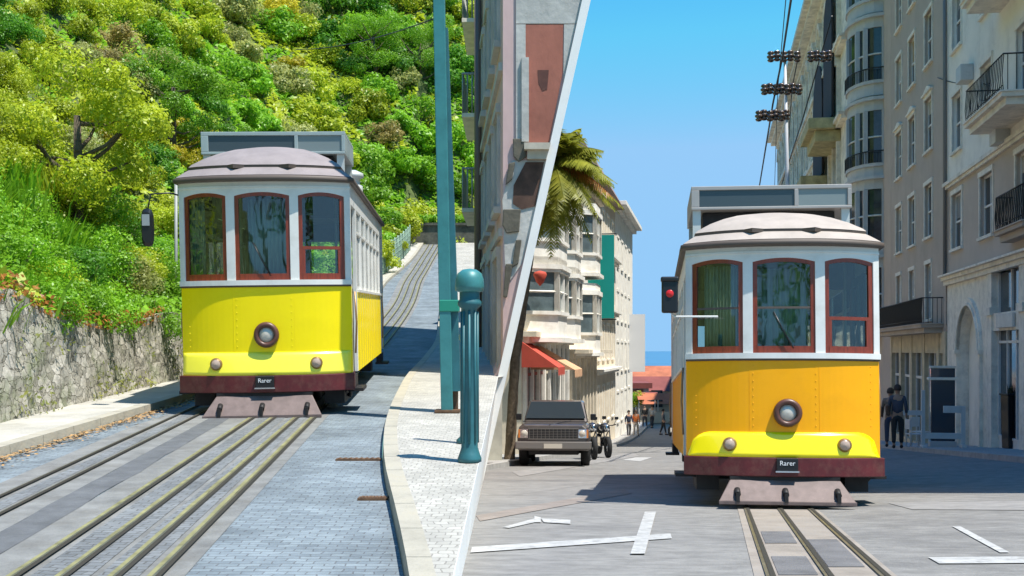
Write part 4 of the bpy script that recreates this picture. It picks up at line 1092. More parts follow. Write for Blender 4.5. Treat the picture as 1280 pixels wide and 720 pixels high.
for a, b in zip(cr, cr[1:]):
    mb = MB(); a2, b2 = a+.45, b; mb.box(a2,b2,.10,.16,Z(-1.1),Z(-1.0)); mb.box((a2+b2)/2-.04,(a2+b2)/2+.04,.10,.16,.5,Z(-.1)); mb.box(a2,a2+.06,.1,.16,.5,Z(-.1)); w = mb.build('shop_window', M_sash, B)
    mb = MB(); mb.add([(a2,.15,.5),(b2,.15,.5),(b2,.15,Z(-.1)),(a2,.15,Z(-.1))],[(0,1,2,3)]); mb.build('pane', M_pane, w, fix=False)

# --- C: house with stack of rounded bay windows
B, Lw, z0 = right_house('bay_window_house', 'grey house with a stack of rounded bay windows above the tram roof', 63.0, 50.25)
mb = MB(); mb.box(0,Lw,.0,9,-3,Z(25)); mb.build('wall', M_taupe, B)
cornice(B, 0, Lw, Z(25), [(.3,.4),(.8,.4),(1.1,.2)], M_cream)
bc, br = 8.4, 2.3
def bayring(r, z, n=10): return [(bc-r*math.cos(math.pi*k/n), -.0-1.35*r/br*math.sin(math.pi*k/n)) for k in range(n+1)]
for i, zz in enumerate((1.4, 5.1, 8.8, 12.7, 16.6, 20.4)):
    mb = MB(); H = 3.3
    def curved(r, za, zb, k0=0, k1=10, th=.1):
        P = bayring(r, 0); Q = bayring(r-th, 0); 
        for k in range(k0, k1):
            mb.add([(P[k][0],P[k][1],za),(P[k+1][0],P[k+1][1],za),(P[k+1][0],P[k+1][1],zb),(P[k][0],P[k][1],zb),(Q[k][0],Q[k][1]*.95,za),(Q[k+1][0],Q[k+1][1]*.95,za),(Q[k+1][0],Q[k+1][1]*.95,zb),(Q[k][0],Q[k][1]*.95,zb)],
                [(0,1,2,3),(7,6,5,4),(3,2,6,7),(4,5,1,0)])
    curved(br, Z(zz-.7), Z(zz)); curved(br, Z(zz+2.5), Z(zz+2.95)); curved(br+.25, Z(zz+2.95), Z(zz+3.1), th=.3); curved(br+.15, Z(zz-.15), Z(zz), th=.2)
    P = bayring(br, 0)
    for k in (0,2,3,5,7,8,10):
        x_, y_ = P[k]; mb.box(x_-.14, x_+.14, y_-.06, y_+.14, Z(zz), Z(zz+2.5))
    bw = mb.build('bay_window', mat('pale_bay_paint', (.5,.49,.46), .7, var=.08, scale=3), B)
    mb = MB(); P = bayring(br-.08, 0)
    for k in range(10): mb.add([(P[k][0],P[k][1],Z(zz)),(P[k+1][0],P[k+1][1],Z(zz)),(P[k+1][0],P[k+1][1],Z(zz+2.5)),(P[k][0],P[k][1],Z(zz+2.5))],[(0,1,2,3)])
    mb.build('pane', M_pane, bw, fix=False)
    mb = MB(); P = bayring(br-.03, 0)
    for k in range(10):
        (a, b), (c, d) = P[k], P[k+1]; mb.tube([(a,b,Z(zz+1.25)),(c,d,Z(zz+1.25))], .045, 4)
    mb.build('sash', M_sash, bw)
    if i in (2,3):
        mb = MB(); P = bayring(br+.18, 0)
        for k in range(10):
            (a, b), (c, d) = P[k], P[k+1]; mb.tube([(a,b,Z(zz+.55)),(c,d,Z(zz+.55))], .03, 4)
            for j in range(4): x_, y_ = a+(c-a)*j/4, b+(d-b)*j/4; mb.tube([(x_,y_,Z(zz)),(x_,y_,Z(zz+.55))], .018, 4, cap=False)
        mb.build('railing', M_ironb, bw)
# plain slab filling the bay floors
    mb = MB(); P = bayring(br-.12, 0); mb.prismz([(a, b) for a, b in P], Z(zz-.72), Z(zz-.62)); mb.prismz([(a, b) for a, b in P], Z(zz+2.6), Z(zz+2.9)); mb.build('bay_floor', M_trim, bw)
window(B, 2.6, Z(5.2), 1.2, 2.2); window(B, 2.6, Z(9.2), 1.2, 2.2); window(B, 2.6, Z(13.2), 1.2, 2.2)

# --- D: ornate cream building with deep arches, further on
B, Lw, z0 = right_house('ornate_building', 'tall weathered cream stone building with deep dark arches behind the wires', 128.0, 63.05, 7.6)
mb = MB(); holes = []
H = 23
for k in range(13):
    c = 2.5+k*4.9
    for zz in (5.2, 9.6, 14.0, 18.4): holes.append((c-1.0,c+1.0,Z(zz),Z(zz+2.9)))
holes_wall(mb, 0, Lw, -5, Z(H), holes, t=.8); mb.box(0,Lw,.9,10,-5,Z(H)); mb.build('wall', M_cream, B)
for h in holes:
    mb = MB(); cx = (h[0]+h[1])/2; n = 8
    for k in range(n):
        a0, a1 = math.pi*k/n, math.pi*(k+1)/n
        mb.prism([(cx-1.0*math.cos(a0), h[3]-.0+.9*math.sin(a0)),(cx-1.0*math.cos(a1), h[3]+.9*math.sin(a1)),(cx-1.35*math.cos(a1), h[3]+1.25*math.sin(a1)),(cx-1.35*math.cos(a0), h[3]+1.25*math.sin(a0))], -.35, .02)
    mb.box(cx-1.35,cx-1.0,-.25,.02,h[2]-.2,h[3]+.01); mb.box(cx+1.0,cx+1.35,-.25,.02,h[2]-.2,h[3]); mb.box(cx-1.5,cx+1.5,-.45,.02,h[2]-.42,h[2]-.2); mb.build('arch_moulding', M_cream, B)
for zz in (4.3, 8.7, 13.1, 17.5): cornice(B, 0, Lw, Z(zz), [(.35,.2),(.5,.18)], M_cream, 'string_course')
cornice(B, 0, Lw, Z(H), [(.3,.4),(.9,.4),(1.3,.35)], M_cream)
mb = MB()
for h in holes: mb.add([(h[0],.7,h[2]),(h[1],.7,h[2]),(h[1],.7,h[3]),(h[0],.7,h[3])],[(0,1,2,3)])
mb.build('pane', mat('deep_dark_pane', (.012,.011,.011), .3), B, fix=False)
for (s0, s1, za, zb) in ((50,56.5,11.5,16.5),(57.5,62.5,14.0,20.0)):   # two loggias as flat dark panels, their deep shade put into the colour
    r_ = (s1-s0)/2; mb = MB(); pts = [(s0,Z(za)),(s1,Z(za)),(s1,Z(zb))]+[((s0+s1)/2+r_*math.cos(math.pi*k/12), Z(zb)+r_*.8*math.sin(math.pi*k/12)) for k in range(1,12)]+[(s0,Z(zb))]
    mb.prism(pts, -.52, -.40); lg = mb.build('loggia', mat('loggia_shade', (.03,.025,.022), .9), B)
    mb = MB(); mb.box(s0-.6,s1+.6,-1.9,.0,Z(za)-.9,Z(za)-.25); mb.box(s0-.2,s1+.2,-1.5,0,Z(za)-1.6,Z(za)-.9); mb.build('balcony_slab', mat('yellowed_stone', (.42,.36,.18), .9, var=.3, scale=2), lg, bevel=.05)

# --- left row of the lower street
def left_house(name, label, d0, d1, H, m, dep, u=-6.0):
    x = xu(u, d0); z = gr(x, d0)+.05
    B = empty(name, label, 'building', (x, d0, z), A_L); L_ = (d1-d0)/CT
    mb = MB(); mb.box(0, L_, 0.0, dep, -3, H); mb.build('wall', m, B)
    return B, L_, z
def bay(B, c, w, dep, z, h, m, nwin=3):
    """angled Victorian bay window"""
    pts = [(c-w/2,0),(c-w/2+dep*.7,-dep),(c+w/2-dep*.7,-dep),(c+w/2,0)]
    mb = MB(); mb.prismz(pts, z-.85, z); mb.prismz([(c+(x-c)*1.06, y*1.1) for x, y in pts], z+h, z+h+.2); mb.prismz(pts, z+h+.2, z+h+.5); mb.prismz([(c+(x-c)*1.05, y*1.08) for x, y in pts], z-.12, z-.001)
    mb.prismz([(c+(x-c)*1.08, y*1.15) for x, y in pts], z-1.0, z-.85)
    segs = list(zip(pts, pts[1:]))
    for (a, b) in segs:
        d = Vector((b[0]-a[0], b[1]-a[1], 0)); l = d.length; d.normalize(); nn = 1 if l < 1.4 else 2
        for k in range(nn+1):
            p = Vector((a[0],a[1],0))+d*(l*k/nn); mb.box(p.x-.09,p.x+.09,p.y-.05,p.y+.12,z,z+h)
    W = mb.build('bay_window', m, B)
    mb = MB()
    for (a, b) in segs: mb.add([(a[0],a[1]+.04,z),(b[0],b[1]+.04,z),(b[0],b[1]+.04,z+h),(a[0],a[1]+.04,z+h)],[(0,1,2,3)])
    mb.build('pane', mat('sky_lit_pane', (.12,.16,.17), .06, var=.4, scale=1.5, spec=.8), W, fix=False)
    mb = MB()
    for (a, b) in segs: mb.tube([(a[0],a[1]-.01,z+h*.5),(b[0],b[1]-.01,z+h*.5)], .035, 4)
    mb.build('sash', M_sunw, W)
    return W
B, L_, z0 = left_house('corner_house', 'sunlit cream house with stacked bay windows and a red awning behind the parked off-roader', 35.2, 46.5, 8.9, M_sunny, 1.3)
for zz in (4.6, 6.95): 
    bay(B, 2.3, 3.6, 1.0, zz, 1.25, M_sunw); bay(B, 6.6, 3.2, 1.0, zz, 1.25, M_sunw)
cornice(B, 0, L_, 8.9, [(.25,.2),(.45,.2),(.6,.1)], M_sunny); cornice(B, 0, L_, 3.55, [(.25,.2),(.5,.18)], M_sunny, 'shop_cornice')
mb = MB()
for k in range(9): mb.box(.2+k*1.32,.45+k*1.32,-.12,.02,-2,3.55)
mb.build('piers', M_sunw, B)
for k in range(8):
    mb = MB(); a = .45+k*1.32; mb.box(a,a+1.07,-.02,.0,.0,.55); mb.box(a+.5,a+.56,-.05,.0,.55,3.3); mb.box(a,a+1.07,-.05,0,2.5,2.6); w = mb.build('shop_window', mat('red_shop_woodwork', (.3,.06,.04), .6) if k < 3 else M_sunny, B)
    mb = MB(); mb.box(a,a+1.07,-.025,-.015,.55,3.4); mb.build('pane', M_pane, w)
def awning(B, x0, x1, z, dep, drop, m1, name='awning', stripes=None):
    mb = MB(); n = 12
    for k in range(n):
        a, b = x0+(x1-x0)*k/n, x0+(x1-x0)*(k+1)/n; mm = (k % 2) if stripes else 0
        mb.add([(a,-.05,z),(b,-.05,z),(b,-dep,z-drop),(a,-dep,z-drop),(a,-.05,z-.03),(b,-.05,z-.03),(b,-dep,z-drop-.03),(a,-dep,z-drop-.03)],[(0,1,2,3),(7,6,5,4)],mm)
        mb.add([(a,-dep,z-drop),(b,-dep,z-drop),(b,-dep-.005,z-drop-.22),((a+b)/2,-dep-.005,z-drop-.28),(a,-dep-.005,z-drop-.22)],[(0,1,2,3,4)],mm)
    for x in (x0,x1): mb.add([(x,-.05,z),(x,-dep,z-drop),(x,-.05,z-drop)],[(0,1,2)],0)
    return mb.build(name, [m1, stripes or m1], B, fix=False)
M_redaw = mat('red_awning_canvas', (.50,.07,.04), .8, var=.1, scale=3); M_oraw = mat('orange_awning_canvas', (.62,.36,.2), .8, var=.15, scale=3)
awning(B, -.3, 1.3, 3.6, 1.2, .8, M_redaw); awning(B, 1.5, 3.6, 3.5, 1.5, .8, M_oraw)
mb = MB(); mb.lathe((.25,-.55,5.6), [(.0,-.25),(.12,-.12),(.22,.12),(.18,.2),(0,.25)], 12); mb.build('red_lantern', M_redaw, B)
B, L_, z0 = left_house('town_house', 'narrow cream house with ornate cornices and a teal banner', 46.6, 57, 11.2, M_sunw, 2.6)
for zz in (4.9, 8.3): bay(B, 2.4, 3.4, 1.0, zz, 1.6, M_sunw); window(B, 6.2, zz, 1.1, 1.7, trim=M_sunw); window(B, 8.6, zz, 1.1, 1.7, trim=M_sunw)
cornice(B, 0, L_, 11.2, [(.25,.25),(.5,.2),(.7,.1)], M_sunny); cornice(B, 0, L_, 3.8, [(.25,.2),(.9,.18)], M_sunny, 'shop_cornice')
mb = MB()
for k in range(8): mb.box(.1+k*1.4,.45+k*1.4,-.15,.02,-2,3.8)
mb.build('piers', M_sunny, B)
for k in range(7):
    mb = MB(); a = .45+k*1.4; mb.box(a,a+1.05,-.02,.01,.3,3.3); mb.build('shop_window', M_pane, B)
mb = MB(); mb.box(4.7,4.78,-1.5,-.3,5.6,9.4); bn = mb.build('banner', mat('teal_banner', (.0,.33,.27), .7), None); bn.location = B.location; bn.rotation_euler = B.rotation_euler; tag(bn, 'tall teal banner hanging from the cream house front', 'banner')
for zq in (9.45, 5.55): mb = MB(); mb.tube([(4.74,0,zq),(4.74,-1.6,zq)], .03, 6); mb.build('banner_pole', M_ironb, bn)
B, L_, z0 = left_house('town_house', 'ornate sunlit house with a mansard top further down the left side', 57.1, 69, 13.5, M_sunny, 4)
for zz in (1.0, 4.4, 7.6, 10.6):
    for c in (1.6,4.4,7.2,10.2): window(B, c, zz, 1.2, 1.9, trim=M_sunw)
for zz in (3.6, 6.9, 10.0): cornice(B, 0, L_, zz, [(.25,.15),(.45,.15)], M_sunw, 'string_course')
mb = MB(); mb.prismx([(-.6,13.5),(4,13.5),(4,16),(.8,16)], 0, L_); mb.build('mansard_roof', mat('grey_pink_slate', (.28,.2,.18), .8, var=.2, scale=2), B)
B, L_, z0 = left_house('town_house', 'plain white house at the far end of the left side', 69.1, 84, 14.2, M_sunw, 6)
for zz in (1.0, 4.2, 7.4, 10.8):
    for c in (1.8,5,8.2,11.4): window(B, c, zz, 1.2, 1.8, trim=M_sunw)
cornice(B, 0, L_, 14.2, [(.3,.25),(.7,.25)], M_sunw)
mb = MB(); mb.box(9.0,9.06,-1.3,-.2,4.0,8.0); bn = mb.build('banner', mat('white_banner', (.75,.75,.75), .7), None); bn.location = B.location; bn.rotation_euler = B.rotation_euler; tag(bn, 'white hanging banner at the far end of the house row', 'banner')

# --- pink building between the streets
M_pink = mat('faded_pink_plaster', (.64,.45,.43), .9, var=.12, scale=.9, bump=.3, bscale=8, dirt=(.44,.3,.28), dirt_amt=.6, dscale=.8, stretch=(1,1,.35))
M_pstone = mat('pale_grey_building_stone', (.50,.49,.46), .9, var=.15, scale=1.5, bump=.4, bscale=10, dirt=(.3,.29,.27), dirt_amt=.6, dscale=1.4)
M_dstone = mat('dark_olive_quoin_stone', (.12,.11,.085), .9, var=.3, scale=3, bump=.5, bscale=10)
M_terra = mat('terracotta_render', (.36,.13,.09), .85, var=.22, scale=1.2, bump=.3, bscale=8, dirt=(.2,.06,.045), dirt_amt=.7, dscale=1.0, stretch=(1,1,.6))
PB = empty('pink_building', 'faded pink building with end wall cut to the leaning white divider between the two streets', 'building', (0,0,0))
HT = 9.5
def side_x(z, y):   # raking side wall
    return .2236*z-.0035*19.5+.07-.07 - .035*(y-19.5)*1.0+ .0 if y > 19.5 else .2236*z-.0035*19.5
# body: facade plane x=FAC(y), side plane leaning
mb = MB(); ys = [19.5, 21, 23, 25, 28]; zs = [-3.9,-2.9,-2,-1,-.2,.6,1.5,3,5,7,HT]
def sx_(z, y): return max(.2236*z-.068-.02*(y-19.5), FAC(y)+.04)
def fx_(z, y): return FAC(y) if z > gl(y)-.1 else min(FAC(y), .2236*z-.068-.02*(y-19.5)-.35)
vs = []
for y in ys:
    for z in zs: vs.append((fx_(z,y), y, z))
    for z in zs: vs.append((sx_(z,y) if z > gl(y)-.1 else max(.2236*z-.068-.02*(y-19.5), fx_(z,y)+.1), y, z))
K = len(zs); S = 2*K; fs = []
for j in range(len(ys)-1):
    for k in range(K-1):
        fs.append((j*S+k, j*S+k+1, (j+1)*S+k+1, (j+1)*S+k)); fs.append((j*S+K+k, (j+1)*S+K+k, (j+1)*S+K+k+1, j*S+K+k+1))
    fs.append((j*S+K-1, j*S+2*K-1, (j+1)*S+2*K-1, (j+1)*S+K-1))
for k in range(K-1):
    fs.append((k, K+k, K+k+1, k+1)); j = len(ys)-1; fs.append((j*S+k, j*S+k+1, j*S+K+k+1, j*S+K+k))
mb.add(vs, fs); mb.build('wall', M_pink, PB)
D0 = 19.5
def E(px, py, d=D0): return ((px-640)/F*d, (HY-py)/F*d)     # end wall coordinates from its measured outline
def epoly(mb, pts, y0, y1, m=0): mb.prism([E(*p) for p in pts], y0, y1, m)
# white divider carried up the end wall as a made-up raking edge: full height
mb = MB(); zb_, zt_ = gr(-.3,19.5)-.2, HT
def rk(z, o): return .2236*z-.068+o
n = 12; pts = [(rk(zb_+(zt_-zb_)*k/n, -.075), zb_+(zt_-zb_)*k/n) for k in range(n+1)]+[(rk(zt_-(zt_-zb_)*k/n, .075), zt_-(zt_-zb_)*k/n) for k in range(n+1)]
mb.prism([pts[0], pts[n], pts[n+1], pts[-1]], D0-.10, D0+.25); mb.build('divider_edge_band', M_stripe, PB)
# end wall dressings
mb = MB(); epoly(mb, [(645,-60),(750,-60),(728,30),(645,30)], D0-.03, D0+.01); epoly(mb, [(645,31),(657,31),(657,180),(645,180)], D0-.03, D0+.01); epoly(mb, [(705,31),(720,31),(704,105),(704,105)], D0-.03, D0+.01)
epoly(mb, [(652,73),(661,73),(661,178),(652,178)], D0-.08, D0-.03); mb.build('stone_surround', M_pstone, PB)
mb = MB(); epoly(mb, [(657,31),(704,31),(703,92),(686,180),(657,180)], D0-.025, D0+.01); tp = mb.build('terracotta_panel', M_terra, PB)
mb = MB(); epoly(mb, [(672,88),(686,88),(684,112),(678,114),(673,104)], D0-.03, D0-.024); mb.build('plaster_scar', mat('dark_scar', (.12,.05,.04), .9, var=.3), tp)
mb = MB(); epoly(mb, [(655,181),(688,181),(686,189),(655,189)], D0-.22, D0+.01); epoly(mb, [(659,189),(685,189),(683,200),(659,200)], D0-.12, D0+.01); mb.build('ledge', mat('cream_ledge', (.5,.45,.37), .85, var=.15), PB)
mb = MB(); epoly(mb, [(640,201),(683,201),(668,270),(652,330),(638,350),(632,350),(628,250)], D0-.02, D0+.01); mb.build('stone_base', M_pstone, PB)
mb = MB()
epoly(mb, [(657,203),(680,203),(669,258),(652,262),(641,255),(642,232)], D0-.035, D0-.02); ar = mb.build('arched_recess', mat('dark_brown_recess', (.10,.055,.04), .9, var=.4, scale=4), PB)
for q_ in ([(641,174),(656,174),(658,197),(648,203),(642,196)], [(616,262),(638,262),(636,290),(620,292),(615,282)], [(636,205),(644,203),(640,225),(632,232)], [(645,300),(652,300),(648,330),(640,335)], [(632,330),(641,330),(634,372),(629,372)]): 
    if q_[0][0] < 628: q_ = [(x+13, y) for x, y in q_]
    mb = MB(); epoly(mb, q_, D0-.07, D0-.015); mb.build('quoin_stone', M_dstone, PB, bevel=.015)
# facade details on the street side (x = FAC(y), facing -x)
def fbox(mb, y0, y1, z0, z1, o, m=0):
    mb.add([(FAC(y0)-o,y0,z0),(FAC(y1)-o,y1,z0),(FAC(y1)-o,y1,z1),(FAC(y0)-o,y0,z1),(FAC(y0)+.02,y0,z0),(FAC(y1)+.02,y1,z0),(FAC(y1)+.02,y1,z1),(FAC(y0)+.02,y0,z1)],
        [(3,2,1,0),(4,5,6,7),(0,1,5,4),(1,2,6,5),(2,3,7,6),(3,0,4,7)], m)
for (ya, zz, h) in [(a, b, c) for a in (20.4, 22.4, 24.4, 26.4) for b, c in ((2.6,1.7),(5.6,1.8))]:
    mb = MB(); fbox(mb, ya-.14, ya, zz, zz+h, .06); fbox(mb, ya+.9, ya+1.04, zz, zz+h, .06); fbox(mb, ya-.2, ya+1.1, zz+h, zz+h+.16, .09); fbox(mb, ya-.2, ya+1.1, zz-.12, zz, .12); w = mb.build('window', M_pstone, PB)
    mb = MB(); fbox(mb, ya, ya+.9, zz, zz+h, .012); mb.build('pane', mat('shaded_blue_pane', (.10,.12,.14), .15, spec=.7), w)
for ya in (20.3, 22.6, 25.0):
    mb = MB(); z_ = gl(ya)+.1; fbox(mb, ya, ya+1.2, z_, z_+2.0, .012); d_ = mb.build('door', mat('dark_plum_door', (.16,.11,.10), .6, var=.2), PB)
    mb = MB(); fbox(mb, ya-.16, ya-.001, z_-.1, z_+2.1, .07); fbox(mb, ya+1.201, ya+1.36, z_-.1, z_+2.1, .07); fbox(mb, ya-.16, ya+1.36, z_+2.1, z_+2.28, .09); mb.build('door_surround', M_pstone, d_)
mb = MB(); 
for zz in (2.0, 4.9): fbox(mb, 19.6, 27.9, zz, zz+.14, .07)
mb.build('string_course', M_pstone, PB)
mb = MB(); mb.tube([(FAC(27.8)-.12,27.8,gl(27.8)),(FAC(27.8)-.12,27.8,9.4)], .09, 8); mb.build('drainpipe', mat('brown_drainpipe', (.18,.13,.10), .5), PB)
# cream town house further up the left street
CB = empty('town_house', 'slim pale house with lattice balconies beyond the pink building', 'building', (0,0,0))
mb = MB(); y0_, y1_ = 28.1, 33.5; mb.add([(FAC(y0_)-.10,y0_,-3),(FAC(y1_)+.0,y1_,-3),(FAC(y1_)+.5,y1_,-3),(FAC(y0_)+.5,y0_,-3),(FAC(y0_)-.10,y0_,10),(FAC(y1_)+.0,y1_,10),(FAC(y1_)+.5,y1_,10),(FAC(y0_)+.5,y0_,10)],
    [(0,3,2,1),(4,5,6,7),(0,1,5,4),(1,2,6,5),(2,3,7,6),(3,0,4,7)]); mb.build('wall', mat('pale_lichen_plaster', (.5,.5,.42), .9, var=.2, scale=2), CB)
for zz in (3.6, 6.0, 8.4):
    mb = MB(); xx = FAC(28.1)-.1; mb.box(xx-.42,xx,28.3,31.5,zz-.1,zz); b_ = mb.build('balcony', M_trim, CB)
    mb = MB()
    for k in range(10): mb.tube([(xx-.40,28.35+k*.34,zz),(xx-.40,28.35+k*.34,zz+1.0)], .02, 4); mb.tube([(xx-.40,28.35+k*.34,zz),(xx-.40,28.69+k*.34,zz+1.0)], .015, 4) if k < 9 else None
    for k in range(4): mb.tube([(xx-.4+.12*k,28.33,zz),(xx-.4+.12*k,28.33,zz+1)], .02, 4)
    mb.tube([(xx-.4,28.3,zz+1),(xx-.4,31.5,zz+1)], .03, 4); mb.tube([(xx-.4,28.33,zz+1),(xx,28.33,zz+1)], .03, 4); mb.build('railing', mat('pale_rail', (.35,.36,.33), .6), b_)
# fence beside the far road, end wall with hedge
mb = MB(); n = 18
for k in range(n):
    y = 46+k*1.0; x = kl(y)-.5; mb.tube([(x,y,gl(y)),(x,y,gl(y)+1.55)], .04, 5); 
    x2 = kl(y+1)-.5
    if k < n-1:
        for t in (.1,.35,.6,.85,1.1,1.35): mb.tube([(x,y,gl(y)+t+.1),(x2,y+1,gl(y+1)+t+.1)], .022, 4)
        mb.add([(x,y,gl(y)+.05),(x2,y+1,gl(y+1)+.05),(x2,y+1,gl(y+1)+1.45),(x,y,gl(y)+1.45)],[(0,1,2,3)])
o = mb.build('fence', mat('weathered_green_fence', (.22,.33,.25), .7, var=.3, scale=5), fix=False); tag(o, 'weathered green board fence beside the far climbing road', 'fence')
mb = MB(); mb.box(-7.2,-1.6,66.2,67.2,gl(66)-.6,gl(66)+1.15); mb.box(-7.3,-1.5,66.1,67.3,gl(66)+1.152,gl(66)+1.3)
o = mb.build('end_wall', mat('dark_mossy_stone', (.10,.10,.08), .95, var=.5, scale=2, bump=.6, bscale=6)); tag(o, 'dark stone wall closing the top of the climbing road', 'wall')
mb = MB(); 
for k in range(9): leaves(mb, (-7+k*.65,66.6,gl(66)+1.55), (.55,.5,.35), 260, .1, 900+k)
o = mb.build('hedge', GREENS['bright'], fix=False); tag(o, 'bright hedge on top of the dark end wall', 'hedge')
# ------------------------------------------------------------------ street furniture, left
M_teal = mat('teal_cast_iron', (.045,.21,.21), .45, metal=.1, var=.2, scale=5, coat=.2, dirt=(.05,.2,.19), dirt_amt=.6, dscale=5)
M_teal2 = mat('dark_teal_paint', (.025,.13,.15), .5, var=.2, scale=5)
yp = 13.4; xp = -.80; zp = gl(yp)+KH
T = empty('steel_pole', 'tall teal twin-shaft steel pole on the pavement kerb side', 'pole', (xp, yp, zp))
mb = MB(); mb.prismz([(-.085,-.06),(.055,-.06),(.055,.05),(-.085,.05)], 0, 7.0); mb.v = [(x-.022*max(0,z)*.9+.04, y, z) for x, y, z in mb.v]; mb.build('main_shaft', M_teal, T, bevel=.008)
mb = MB(); mb.add([(.075,.0,.25),(.185,.0,.25),(.185,.16,.25),(.075,.16,.25),(-.045,.0,4.6),(.03,.0,4.6),(.03,.16,4.6),(-.045,.16,4.6)],[(0,3,2,1),(4,5,6,7),(0,1,5,4),(1,2,6,5),(2,3,7,6),(3,0,4,7)]); mb.build('strut', M_teal2, T)
mb = MB(); mb.box(-.07,.17,-.07,.17,1.20,1.34); mb.build('clamp_collar', mat('bright_green_collar', (.02,.24,.16), .4), T, bevel=.01)
mb = MB(); mb.box(-.12,.18,-.12,.18,0,.03); mb.box(.07,.15,.07,.15,.03,.36); mb.build('base_plate', M_iron, T)
# ball-top post
def ball_post(label, x, y, h=1.62, ball=True):
    T = empty('ball_top_post', label, 'post', (x, y, gl(y)+KH))
    mb = MB(); mb.lathe((0,0,0), [(.0,0),(.10,0),(.10,.03),(.085,.07),(.07,.12),(.064,h-.34),(.10,h-.31),(.10,h-.28),(.085,h-.26),(.085,h-.2)], 16)
    for k in range(8):
        a = k*math.pi/4; mb.tube([(.068*math.cos(a),.068*math.sin(a),.16),(.066*math.cos(a),.066*math.sin(a),h-.36)], .012, 5)
    mb.build('fluted_shaft', M_teal2, T)
    mb = MB(); mb.lathe((0,0,h-.2), [(.085,0),(.118,.012),(.122,.05),(.118,.11),(.10,.16),(.06,.19),(0,.2)], 20); mb.build('ball_cap', M_teal, T)
    return T
ball_post('teal fluted iron post with a thick rounded cap beside the steel pole', (587-640)/F*9.4, 9.4)
T = empty('slim_post', 'slim plain teal post close behind the ball-topped post', 'post', ((581-640)/F*10.6, 10.6, gl(10.6)+KH))
mb = MB(); mb.lathe((0,0,0), [(0,0),(.08,0),(.08,.03),(.045,.06),(.035,1.35),(.045,1.38),(0,1.44)], 12); mb.build('shaft', M_teal2, T)
mb = MB(); mb.lathe((0,0,1.0), [(.05,-.03),(.055,0),(.05,.03)], 12); mb.build('ring', M_teal, T)
# overhead contact wire left
def wire(name, label, pts, r=.01, sag=0.0):
    P = []; 
    for a, b in zip(pts, pts[1:]):
        a, b = Vector(a), Vector(b)
        for k in range(12):
            t = k/12; p = a.lerp(b, t); p.z -= sag*4*t*(1-t); P.append(p)
    P.append(Vector(pts[-1])); mb = MB(); mb.tube(P, r, 5); o = mb.build(name, M_ironb); tag(o, label, 'wire'); return o
def W(px, py, d): return ((px-640)/F*d, d, (HY-py)/F*d)
wire('overhead_wire', 'thin overhead wire crossing in front of the slope to the teal pole', [W(370,62,20), W(546,22,13.4)], .008, .1)
# lamp post stub near the wall behind mirror
T = empty('sign_post', 'thin grey post rising from the stone wall left of the tram', 'post', (-6.15, 20.5, gl(20.5)+.6))
mb = MB(); mb.tube([(0,0,0),(0,0,3.0)], .03, 6); mb.build('shaft', mat('grey_post', (.3,.32,.32), .5), T)

# ------------------------------------------------------------------ off-roader parked on the lower street
M_carb = mat('bronze_car_paint', (.10,.085,.078), .35, metal=.4, var=.1, scale=2, coat=.6, dirt=(.2,.15,.12), dirt_amt=.4, dscale=2)
M_carg = mat('car_glass', (.03,.04,.05), .05, spec=.9, coat=.5)
M_tyre = mat('tyre_rubber', (.018,.018,.018), .85)
M_plast = mat('grey_bumper', (.24,.22,.20), .4, metal=.5)
V = empty('off_roader', 'boxy dusty bronze off-roader parked at the left kerb facing us', 'car', (xu(-3.84,27), 27, gr(xu(-3.84,27),27)), R(-4.5), None, R(-3.6))
w = .86
mb = MB()
def sect(y, pts): return [(x, y, z) for x, z in pts]
def loft_sections(mb, secs, smooth=False):
    n = len(secs[0]); vs = [v for s in secs for v in s]
    fs = [(j*n+k, j*n+(k+1)%n, (j+1)*n+(k+1)%n, (j+1)*n+k) for j in range(len(secs)-1) for k in range(n)]+[tuple(range(n))[::-1], tuple((len(secs)-1)*n+k for k in range(n))]
    mb.add(vs, fs, 0, smooth)
low = lambda t, ww: [(-ww,.38),(-ww-.02,.7),(-ww+.03,t-.07),(-ww+.12,t),(ww-.12,t),(ww-.03,t-.07),(ww+.02,.7),(ww,.38)]
loft_sections(mb, [sect(.0,low(.98,w-.05)), sect(.08,low(1.02,w)), sect(1.2,low(1.07,w)), sect(1.35,low(1.09,w)), sect(4.3,low(1.09,w)), sect(4.45,low(1.02,w-.04))])
body = mb.build('body', M_carb, V, bevel=.025)
mb = MB(); cab = lambda z0c, z1c, wt, wb: [(-wb,z0c),(-wt,z1c-.03),(-wt+.06,z1c),(wt-.06,z1c),(wt,z1c-.03),(wb,z0c)]
loft_sections(mb, [sect(1.30,cab(1.085,1.10,w-.06,w-.04)), sect(1.75,cab(1.085,1.60,w-.16,w-.05)), sect(2.2,cab(1.085,1.64,w-.15,w-.05)), sect(4.1,cab(1.085,1.62,w-.15,w-.05)), sect(4.35,cab(1.085,1.12,w-.08,w-.06))])
mb.build('cabin', M_carb, V, bevel=.02)
mb = MB(); mb.add([(-w+.10,1.335,1.14),(w-.10,1.335,1.14),(w-.22,1.715,1.565),(-w+.22,1.715,1.565)],[(0,1,2,3)]); mb.v = [(x,y-.035,z+.025) for x,y,z in mb.v]; mb.build('windscreen', M_carg, V)
